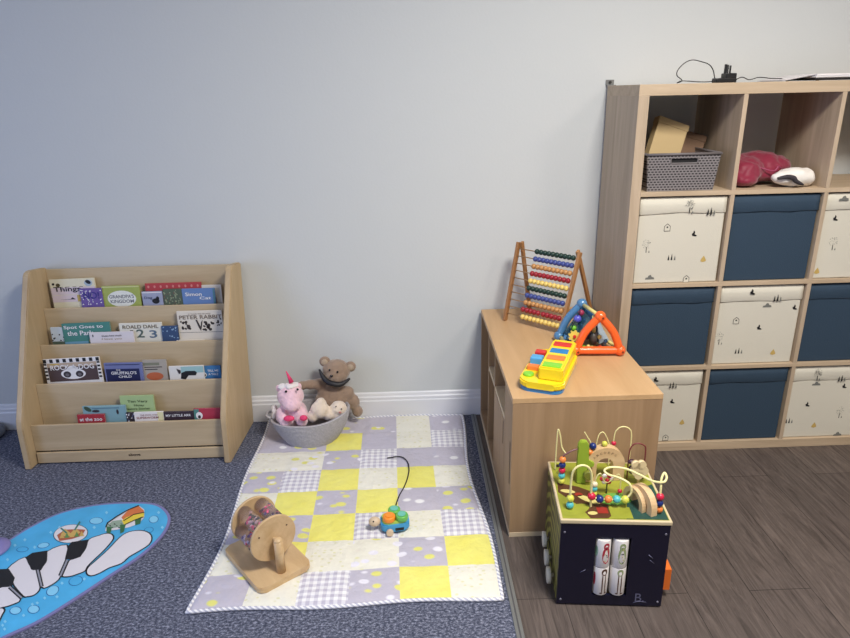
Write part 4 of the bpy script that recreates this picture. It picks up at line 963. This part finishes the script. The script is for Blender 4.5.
mb = MB(); mb.tube([Vector((p.x, p.y, .0062)) for p in edge_pts], .0058, stripe_mat(), 8, closed=True); mb.build('binding', qt)

# ------------------------------------------------------------------ rope basket with soft toys
rope = mat('grey_rope', (176, 172, 174), .9, bump=.5, bscale=160, noise_amt=.12, nscale=120)
BCX, BCY, BZ = -1.277, -.186, .008
rb = thing('rope_basket', (BCX, BCY, BZ), 'oval grey rope basket of soft toys on the quilt by the wall', 'basket')
t = bmesh.new(); seg = 72; NR = 17; rows = []
def brad(h):
    k = h/.125; return .113+.060*(1-(1-k)**1.6), .104+.026*(1-(1-k)**1.6)
def bring(h, inset, bulge):
    a, b_ = brad(h); R = []
    for q in range(seg):
        th_ = 2*PI*q/seg; c_, s_ = math.cos(th_), math.sin(th_)
        z = BZ+h*(1+.16*c_*abs(c_)*(h/.125)-.04*(s_ < 0)*s_*s_*(h/.125)); R.append(t.verts.new((BCX+(a-inset+bulge)*c_, BCY+(b_-inset+bulge)*s_, z)))
    return R
for i in range(NR*4+1):
    h = .125*i/(NR*4); rows.append(bring(h, 0, .0042*abs(math.sin(PI*i/4))))
for i in range(12, -1, -1): rows.append(bring(.004+.121*i/12, .008, 0))
for A, B in zip(rows, rows[1:]):
    for k in range(seg): t.faces.new((A[k], A[(k+1) % seg], B[(k+1) % seg], B[k])).smooth = True
t.faces.new(rows[0]); t.faces.new(rows[-1])
mb = MB(); mb.add(t, rope); mb.build('basket_body', rb)
mb = MB(); a, b_ = brad(.11)
mb.tube(smooth_pts([(BCX-a+.002, BCY-.03, .12), (BCX-a-.018, BCY-.02, .128), (BCX-a-.022, BCY, .122), (BCX-a-.018, BCY+.02, .126), (BCX-a+.002, BCY+.03, .12)]), .006, rope, 8); mb.build('handle', rb)

pink = mat('pink_plush', (238, 198, 208), .95, bump=.9, bscale=90, sheen=.8, noise_amt=.1, nscale=60); wpl = mat('white_plush', (240, 232, 230), .95, bump=.9, bscale=90, sheen=.8)
hot = mat('hot_pink_felt', (226, 60, 110), .6, noise_amt=.15, nscale=80); eye = mat('black_eye', (20, 16, 18), .15)
def pt(px, py, y): return ony(px, py, y)
un = thing('unicorn_plush', (-1.34, -.2, .03), 'pink unicorn soft toy with a hot pink horn in the rope basket', 'soft toy')
hc = pt(290.5, 396, -.215)
snout = hc+Vector((.012, -.042, -.020))
body = blob('body', [(hc, (.058, .052, .056)), (hc+Vector((-.004, .0, .022)), (.042, .04, .035)), (snout, (.040, .030, .032)), (hc+Vector((.0, .02, -.095)), (.064, .052, .07)), (hc+Vector((-.038, -.018, -.082)), (.030, .034, .042)), (hc+Vector((.040, -.016, -.085)), (.032, .036, .040)), (hc+Vector((-.02, -.045, -.098)), (.03, .03, .024)), (hc+Vector((.048, -.045, -.100)), (.026, .03, .022))], pink, un, voxel=.005, smooth=6, disp=.006, dsc=.014)
for dx, dz in ((-.046, .032), (.036, .038)):
    mb = MB(); mb.ball(hc+Vector((dx, .006, dz)), (.014, .009, .02), pink, 12, Matrix.Rotation(-.4 if dx < 0 else .4, 4, 'Y')); mb.build('ear', un)
mb = MB(); h0 = pt(291.5, 382.5, -.225); h1 = pt(286, 371, -.215); mb.cyl(h0, h1, .011, hot, 14, r1=.0015); mb.build('horn', un)
blob('mane', [(hc+Vector((.004, -.008, .052)), (.024, .024, .014)), (hc+Vector((-.03, .0, .045)), (.02, .02, .014)), (hc+Vector((.024, .004, .05)), (.016, .02, .012))], wpl, un, voxel=.004, smooth=3, disp=.006, dsc=.012)
blob('tail', [(pt(274.5, 410, -.2), (.014, .018, .026)), (pt(274.5, 415, -.2), (.014, .016, .02))], wpl, un, voxel=.004, smooth=3, disp=.006, dsc=.012)
for px, py, yy in ((286, 391.5, -.257), (297.5, 389.5, -.255)): MB().ball(pt(px, py, yy), .0055, eye, 12).build('eye', un)
for px, py, rx in ((289, 418.5, .024), (303.5, 418, .017)):
    mb = MB(); mb.ball(pt(px, py, -.295), (rx, .012, .013), hot, 14); mb.build('hoof', un)

tan = mat('brown_plush', (150, 126, 106), .95, bump=.8, bscale=70, sheen=.5, noise_amt=.12, nscale=40)
be = thing('teddy_bear', (-1.19, -.12, .02), 'brown teddy bear with a black neck ribbon sitting in the rope basket', 'soft toy')
hb = pt(336.5, 370, -.095); s_l = pt(316, 384, -.1); 
T_ = Matrix.Rotation(.12, 4, 'Y')
blob('body', [(hb, (.064, .052, .050), T_), (hb+Vector((-.004, -.012, -.020)), (.058, .05, .034)), (pt(333, 375, -.135), (.026, .02, .018)),
              (pt(332, 393, -.105), (.066, .048, .052)), (pt(332, 400, -.112), (.078, .056, .050)), (pt(331, 408, -.115), (.084, .060, .066)),
              (pt(319, 384, -.1), (.034, .03, .026)), (pt(310, 384.5, -.105), (.028, .026, .023)), (pt(302, 385.5, -.11), (.024, .024, .022)),
              (pt(347, 393, -.1), (.034, .034, .034)), (pt(353.5, 402, -.1), (.030, .030, .036)), (pt(357.5, 411, -.1), (.026, .028, .028))], tan, be, voxel=.006, smooth=5, disp=.004, dsc=.02)
for px, py in ((324.8, 361.5), (350.5, 366.5)):
    c_ = pt(px, py, -.092); mb = MB(); mb.ball(c_, (.025, .015, .025), tan, 16); mb.ball(c_+Vector((0, -.012, 0)), (.016, .006, .016), mat('ear_inner', (176, 156, 134), .9), 12); mb.build('ear', be)
for px, py in ((329.5, 370), (337.5, 372)): MB().ball(pt(px, py, -.148), .0048, eye, 10).build('eye', be)
MB().ball(pt(331.5, 376, -.160), (.0075, .005, .0055), eye, 10).build('nose', be)
rib = mat('black_ribbon', (24, 22, 28), .5)
mb = MB(); nk = [pt(px, py, yy) for px, py, yy in ((319.3, 369.5, -.13), (322, 375, -.142), (326, 380.5, -.155), (333, 384, -.165), (340, 384.5, -.162), (346, 381.5, -.148), (349.8, 378.5, -.135))]
mb.tube(smooth_pts(nk, 5), .006, rib, 8, taper=[.004+.0085*math.sin(PI*i/30) for i in range(31)]); mb.build('ribbon', be)
cpl = mat('cream_plush', (226, 208, 188), .95, bump=.9, bscale=80, sheen=.6, noise_amt=.08, nscale=50)
lb = thing('lamb_plush', (-1.2, -.2, .04), 'small cream soft toy slumped at the front of the rope basket', 'soft toy')
blob('body', [(pt(320, 410, -.235), (.042, .036, .04)), (pt(321, 405, -.22), (.026, .026, .034)), (pt(329, 414, -.23), (.03, .03, .028)), (pt(313, 416, -.24), (.026, .03, .026)), (pt(338.5, 408, -.22), (.037, .034, .032)), (pt(338, 415, -.225), (.024, .026, .02))], cpl, lb, voxel=.005, smooth=4, disp=.006, dsc=.014)
for px, py in ((336, 406.5), (341.5, 409)): MB().ball(pt(px, py, -.254), .0032, eye, 8).build('eye', lb)
mb = MB(); mb.ball(pt(340, 412.5, -.254), (.007, .004, .004), mat('rose_nose', (176, 110, 104), .6), 10); mb.build('nose', lb)

# ------------------------------------------------------------------ wooden rattle drum
u_ = Vector((-.63, .777, 0)).normalized(); v_ = Vector((-u_.y, u_.x, 0))*-1  # u along the axle, v across
ctr = Vector((-1.313, -1.000, .0135))
dr = thing('rattle_drum', ctr, 'wooden spinning rattle drum with bead-filled tubes on the quilt', 'toy', rot=(0, 0, math.atan2(u_.y, u_.x)))
Wm = world_of(dr)
bw = wood('drum_wood', (194, 160, 116), (214, 184, 140), 'X', 24, .35, 6)
MB().prism(rrect(-.132, .132, -.092, .092, .022), 0, .02, bw, Wm, .003).build('base_board', dr)
hz = .128; R_ = .078
for x in (-.098, .098): 
    mb = MB(); mb.cyl(Wm @ Vector((x, 0, .02)), Wm @ Vector((x, 0, hz+.008)), .0145, bw, 20); mb.ball(Wm @ Vector((x, 0, hz+.008)), (.0145, .0145, .010), bw, 20); mb.build('post', dr)
for x in (-.070, .062): MB().cyl(Wm @ Vector((x, 0, hz)), Wm @ Vector((x+.010, 0, hz)), R_, bw, 48, bev=.002).build('drum_disc', dr)
MB().cyl(Wm @ Vector((-.098, 0, hz)), Wm @ Vector((.098, 0, hz)), .005, bw, 10).build('axle', dr)
clt = mat('clear_acrylic', (250, 240, 242), .06, trans=.92)
fills = [('pink_fill', (232, 90, 130)), ('violet_fill', (110, 84, 160)), ('black_fill', (30, 28, 34)), ('rose_fill', (226, 190, 196)), ('plum_fill', (84, 40, 80)), ('lilac_fill', (196, 186, 206)), ('scarlet_fill', (216, 60, 70))]
sets_ = [(0, 1, 4), (3, 5, 0), (2, 4, 3), (5, 6, 1), (0, 3, 2)]
for k in range(5):
    a = math.radians(118+72*k+6); cy, cz = .051*math.cos(a), hz+.051*math.sin(a)
    tub = MB().cyl(Wm @ Vector((-.060, cy, cz)), Wm @ Vector((.062, cy, cz)), .0235, clt, 24).build('clear_tube', dr)
    mb = MB()
    for q in range(58):
        aa = random.random()*2*PI; rr = .017*random.random()**.5; x = -.055+.088*random.random()
        zz = rr*math.sin(aa); 
        if zz > .008: continue
        mb.ball(Wm @ Vector((x, cy+rr*math.cos(aa), cz+zz)), .0044, mat(*fills[sets_[k][q % 3]], .4), 8)
    tag(mb.build('loose_beads', tub), kind='stuff')
for a in (30, 150, 270): MB().cyl(Wm @ Vector((-.0705, .055*math.cos(math.radians(a)), hz+.055*math.sin(math.radians(a)))), Wm @ Vector((-.0715, .055*math.cos(math.radians(a)), hz+.055*math.sin(math.radians(a)))), .0028, mat('screw_brown', (70, 40, 24), .5), 8).build('screw', dr)

# ------------------------------------------------------------------ pull-along turtle
tz = .014
tb = thing('pull_along_turtle', (-.898, -.853, tz), 'blue wooden pull-along turtle with green and orange discs on the quilt', 'toy', rot=(0, 0, math.radians(8)))
Wm = world_of(tb)
pb_ = mat('turtle_blue', (70, 160, 210), .35); tg = mat('turtle_green', (104, 184, 84), .35); to_ = mat('turtle_orange', (244, 146, 44), .35); tm = mat('turtle_mint', (110, 190, 170), .35); hw = mat('turtle_wood', (214, 190, 160), .5)
mb = MB(); mb.prism(rrect(-.048, .052, -.036, .034, .02), .008, .036, pb_, Wm, .004); mb.box(.0, .03, -.0375, -.034, .012, .022, black, 0, Wm); mb.build('body', tb)
mb = MB(); mb.prism(rrect(-.042, .046, -.032, .03, .018), .036, .043, mat('turtle_lime', (176, 206, 90), .35), Wm, .002); mb.build('shell_plate', tb)
for x, y, m, top in ((-.018, -.014, to_, to_), (.026, -.016, tg, tm), (.004, .020, tg, tm)):
    mb = MB(); mb.cyl(Wm @ Vector((x, y, .042)), Wm @ Vector((x, y, .062)), .022, m, 24, bev=.004); mb.cyl(Wm @ Vector((x, y, .062)), Wm @ Vector((x, y, .0645)), .014, top, 20); mb.build('shell_disc', tb)
mb = MB(); mb.ball(Wm @ Vector((-.068, -.004, .036)), (.021, .017, .017), hw, 16); mb.build('head', tb)
for y in (-.013, .009): MB().ball(Wm @ Vector((-.073, y-.004, .046)), .0028, eye, 8).build('eye', tb)
for x, y in ((-.02, -.044), (.036, .038), (-.03, .038)):
    mb = MB(); mb.cyl(Wm @ Vector((x, y-.005, .012)), Wm @ Vector((x, y+.007, .012)), .0125, hw, 16, bev=.002); mb.build('wheel', tb)
mb = MB(); sp_ = [Vector((-.892, -.808, .052))]+[onz(px, py, .019) for px, py in ((396, 505), (399.5, 495), (404, 487), (407.5, 478), (409, 469), (407.5, 462), (403, 457.5), (397, 456.5), (391, 457.5), (387, 458))]
mb.tube(smooth_pts(sp_, 6), .0024, mat('black_cord', (28, 22, 30), .7), 6); mb.build('pull_cord', tb)

# ------------------------------------------------------------------ piano play mat
def mz(x, y): p = onz(x/4.037, 480+y/4.037, 0.009); return (p.x, p.y)
out = [onz(q[0], q[1], .004) for q in [(0, 545), (12, 538), (30, 527), (60, 513), (95, 505), (130, 502.5), (155, 504), (167, 511), (170.5, 521), (163, 536), (142, 556), (110, 577), (80, 597), (40, 622), (8, 637)]]
out = [(p.x, p.y) for p in out]+[(-2.06, -1.33), (-2.16, -1.5), (-2.30, -1.64), (-2.44, -1.66), (-2.52, -1.52), (-2.50, -1.30), (-2.42, -1.10), (-2.34, -.97)]
out = [tuple(p)[:2] for p in smooth_pts([Vector((a, b, 0)) for a, b in out], 5, closed=True)]
pmx = thing('piano_mat', (-2.1, -1.0, 0), 'blue piano play mat with white and black keys lying on the carpet', 'play mat')
mbl = mat('mat_blue', (78, 176, 224), .45, noise_amt=.1, nscale=12, bump=.3, bscale=30); mpu = mat('mat_border', (128, 124, 172), .5); mwh = mat('mat_white', (226, 220, 222), .45, bump=.3, bscale=35); mbk = mat('mat_black', (24, 24, 28), .5); mgy = mat('mat_key_gap', (150, 150, 160), .5); mdb = mat('mat_outline_blue', (30, 96, 160), .5); mlt = mat('mat_light_blue', (136, 206, 236), .45)
mb = MB(); I = Matrix(); mb.prism(out, .0005, .006, mpu, I)
mb.build('border', pmx)
inn = offset_poly(out, -.010)
mb = MB(); mb.flat(inn, mbl, I, .0066)
for x, y, a, b_, an in ((620, 157, 20, 15, .2), (600, 200, 20, 12, .2), (388, 163, 28, 14, .1), (305, 405, 30, 19, .3), (212, 445, 28, 19, .5), (62, 525, 25, 16, .2), (135, 520, 25, 17, .2), (175, 262, 25, 11, .2), (90, 278, 25, 11, .1)):
    P = [mz(*q) for q in ell(x, y, a, b_, -an, 20)]; mb.flat(P, mdb, I, .0070); mb.flat(offset_poly(P, -.0022), mlt if (x+y) % 2 else mbl, I, .0073)
R = random.Random(3)
for x, y in ((655, 190), (640, 130), (560, 120), (580, 250), (330, 190), (240, 190), (205, 210), (100, 240), (60, 262), (130, 500), (95, 545), (150, 495), (180, 475), (230, 470), (250, 415), (340, 398), (10, 585), (18, 600), (45, 495), (380, 190), (430, 130), (30, 320), (140, 270), (20, 570)):
    s = 7; mb.flat([mz(x-s, y), mz(x, y+s), mz(x+s, y), mz(x, y-s)], mlt, I, .0076)
mb.build('printed_surface', pmx)
K = [[(352, 374), (358, 352), (392, 322), (440, 278), (480, 236), (510, 214), (545, 205), (580, 206), (604, 218), (610, 238), (598, 260), (560, 285), (520, 308), (488, 335), (440, 352), (400, 374), (368, 384)],
     [(252, 384), (258, 355), (285, 322), (322, 308), (348, 275), (360, 240), (400, 224), (430, 216), (450, 220), (455, 236), (436, 262), (410, 290), (380, 318), (352, 346), (340, 366), (310, 378), (285, 386), (264, 388)],
     [(170, 430), (160, 370), (188, 330), (192, 288), (268, 262), (262, 320), (270, 328), (248, 370), (235, 400), (200, 425)],
     [(95, 465), (60, 425), (48, 395), (30, 360), (100, 312), (125, 360), (148, 367), (160, 430), (140, 460), (110, 468)],
     [(-40, 520), (-40, 470), (0, 436), (40, 430), (80, 480), (50, 500), (10, 512)],
     [(-60, 600), (-50, 540), (0, 518), (15, 525), (5, 545), (-20, 590)],
     [(-60, 470), (-60, 400), (-30, 370), (0, 400), (0, 430), (-30, 460)]]
for P in K:
    Q = [mz(*q) for q in P]; Q = [tuple(p)[:2] for p in smooth_pts([Vector((a, b, 0)) for a, b in Q], 3, closed=True)]
    mb = MB(); mb.flat(offset_poly(Q, .0046), mbk, I, .0079); mb.flat(Q, mwh, I, .0083); mb.build('white_key', pmx)
for P, S_ in (([(103, 312), (130, 294), (192, 284), (190, 325), (165, 365), (130, 360), (115, 340)], [(152, 362), (168, 430)]), ([(275, 265), (290, 250), (358, 240), (350, 270), (325, 310), (290, 322), (262, 318)], [(272, 322), (243, 388)]), ([(-40, 362), (35, 358), (60, 395), (48, 430), (-40, 436)], [(38, 430), (88, 476)])):
    mb = MB(); mb.flat([mz(*q) for q in P], mbk, I, .0090)
    a, b_ = Vector(S_[0]), Vector(S_[1]); n_ = Vector((-(b_-a).y, (b_-a).x)).normalized()
    for w_, m, z in ((9, mbk, .0087), (3.5, mgy, .0092)):
        mb.flat([mz(*(a+n_*w_)), mz(*(a-n_*w_)), mz(*(b_-n_*w_)), mz(*(b_+n_*w_))], m, I, z)
    mb.build('black_key', pmx)
mb = MB(); P = [mz(*q) for q in ell(285, 216, 68, 36, -.12)]; mb.flat(offset_poly(P, .002), mbk, I, .0080); mb.flat(P, mwh, I, .0083)
mb.flat([mz(*q) for q in ((230, 222), (262, 200), (310, 198), (345, 200), (330, 225), (290, 238), (240, 246))], mat('mat_brick', (176, 96, 70), .5), I, .0087)
mb.flat([mz(*q) for q in ((245, 220), (262, 196), (285, 215), (305, 192), (325, 212), (300, 225), (262, 228))], mat('mat_sand', (206, 170, 96), .5), I, .0090)
for q in (((243, 196), (248, 192), (272, 212), (266, 216)), ((320, 166), (326, 170), (304, 204), (298, 202))): mb.flat([mz(*w_) for w_ in q], mat('mat_teal', (60, 120, 110), .5), I, .0093)
for k in range(5): mb.flat([mz(*q) for q in ((240+k*20, 236-k*2), (250+k*20, 214-k*2), (260+k*20, 234-k*2))], mat('mat_leaf', (96, 140, 80), .5) if k % 2 else mat('mat_sand', (206, 170, 96), .5), I, .0095)
mb.build('bowl_print', pmx)
mb = MB(); P = [mz(*q) for q in ((425, 205), (430, 175), (470, 145), (520, 115), (560, 102), (582, 118), (582, 150), (560, 175), (520, 190), (470, 200))]; mb.flat(P, mwh, I, .0080)
mb.flat([mz(*q) for q in ((490, 150), (520, 118), (560, 104), (580, 122), (582, 138), (540, 140), (500, 165))], mat('mat_orange', (214, 120, 70), .5), I, .0084)
mb.flat([mz(*q) for q in ((486, 168), (510, 150), (545, 138), (583, 132), (580, 150), (545, 162), (505, 180), (480, 186))], mat('mat_yellow', (232, 206, 70), .5), I, .0086)
mb.flat([mz(*q) for q in ((430, 185), (455, 165), (490, 160), (500, 180), (480, 190), (430, 196))], mat('mat_sage', (150, 168, 150), .5), I, .0088)
gm = mat('mat_green', (60, 110, 70), .5)
for q in (((430, 188), (452, 190), (446, 216), (430, 212)), ((484, 182), (508, 178), (500, 208), (486, 216)), ((545, 160), (572, 148), (566, 176), (546, 182))): mb.flat([mz(*w_) for w_ in q], gm, I, .0090)
for k in range(7):
    a0 = (436+k*9, 178+(k % 3)*7); mb.flat([mz(*q) for q in ell(a0[0], a0[1], 4, 2.2, .4, 8)], mbk if k % 2 else gm, I, .0093)
for q in (((425, 190), (432, 172), (470, 145), (520, 117), (560, 101), (563, 104), (522, 120), (473, 149), (436, 175), (429, 192)), ((582, 132), (540, 141), (500, 166), (498, 163), (539, 138), (582, 129)), ((580, 151), (545, 163), (506, 181), (505, 178), (544, 160), (580, 148))):
    mb.flat([mz(*w_) for w_ in q], mbk, I, .0094)
mb.build('animal_print', pmx)
pc = onz(-7, 552, 0); mb = MB(); mb.lathe([(0, .006), (.052, .006), (.056, .012), (.052, .02), (.03, .023), (0, .024)], (pc.x, pc.y, 0), mat('mat_button_purple', (138, 130, 186), .4), 28)
mb.lathe([(0, .024), (.016, .024), (.012, .028), (0, .029)], (pc.x, pc.y, 0), wht, 16); mb.build('button', pmx)

# ------------------------------------------------------------------ edge-of-frame things
mb = MB(); c0 = Vector((-2.785, -.085, 0)); mb.lathe([(0, 0), (.06, .0), (.078, .012), (.08, .03), (.07, .045), (.04, .05), (0, .05)], c0, mat('grey_knit', (128, 132, 138), .95, bump=.8, bscale=60, noise_amt=.2, nscale=60), 28)
tag(mb.build('floor_cushion', base=c0), 'grey round knitted cushion on the carpet at the left photo edge', 'cushion')
tr = thing('plastic_tub', (1.19, -.56, 0), 'white plastic tub on the dark floor at the bottom right of the shelving', 'tub')
mb = MB(); wp_ = mat('white_plastic', (226, 222, 222), .4)
mb.lathe([(.0, .0), (.14, .0), (.152, .06), (.156, .062), (.150, .064), (.136, .006), (.0, .005)], (1.19, -.56, 0), wp_, 32); mb.build('tub_body', tr)
mb = MB(); mb.tube([(1.19+.153*math.cos(2*PI*k/32), -.56+.153*math.sin(2*PI*k/32), .063) for k in range(32)], .004, wp_, 6, closed=True); mb.build('rim', tr)

# ------------------------------------------------------------------ light
def area(name, loc, size, power, col, rot=(0, 0, 0), sy=None):
    l = bpy.data.lights.new(name, 'AREA'); l.energy = power; l.color = col; l.shape = 'RECTANGLE'; l.size = size; l.size_y = sy or size
    o = bpy.data.objects.new(name, l); C.objects.link(o); o.location = loc; o.rotation_euler = rot; return o
area('ceiling_lamp', (0, -1.95, H-.02), .55, 80, (1, .975, .925))
area('ceiling_lamp', (-2.0, -2.6, H-.02), .6, 9, (.66, .79, 1))
area('ceiling_lamp', (1.3, -2.4, H-.02), .6, 24, (1, .86, .76))
area('daylight_window', (XL+.05, -2.2, 1.15), 1.5, 33, (.43, .56, 1), (0, -PI/2, 0), 1.3)
w = bpy.data.worlds.new('world'); bpy.context.scene.world = w; w.use_nodes = True
w.node_tree.nodes['Background'].inputs[0].default_value = (.7, .78, 1, 1); w.node_tree.nodes['Background'].inputs[1].default_value = .3
vs = bpy.context.scene.view_settings; vs.view_transform = 'Standard'; vs.look = 'None'; vs.gamma = 1; vs.exposure = .0; vs.use_curve_mapping = False
for q in (bpy.context.scene.cycles,):
    try: q.max_bounces = 8
    except Exception: pass
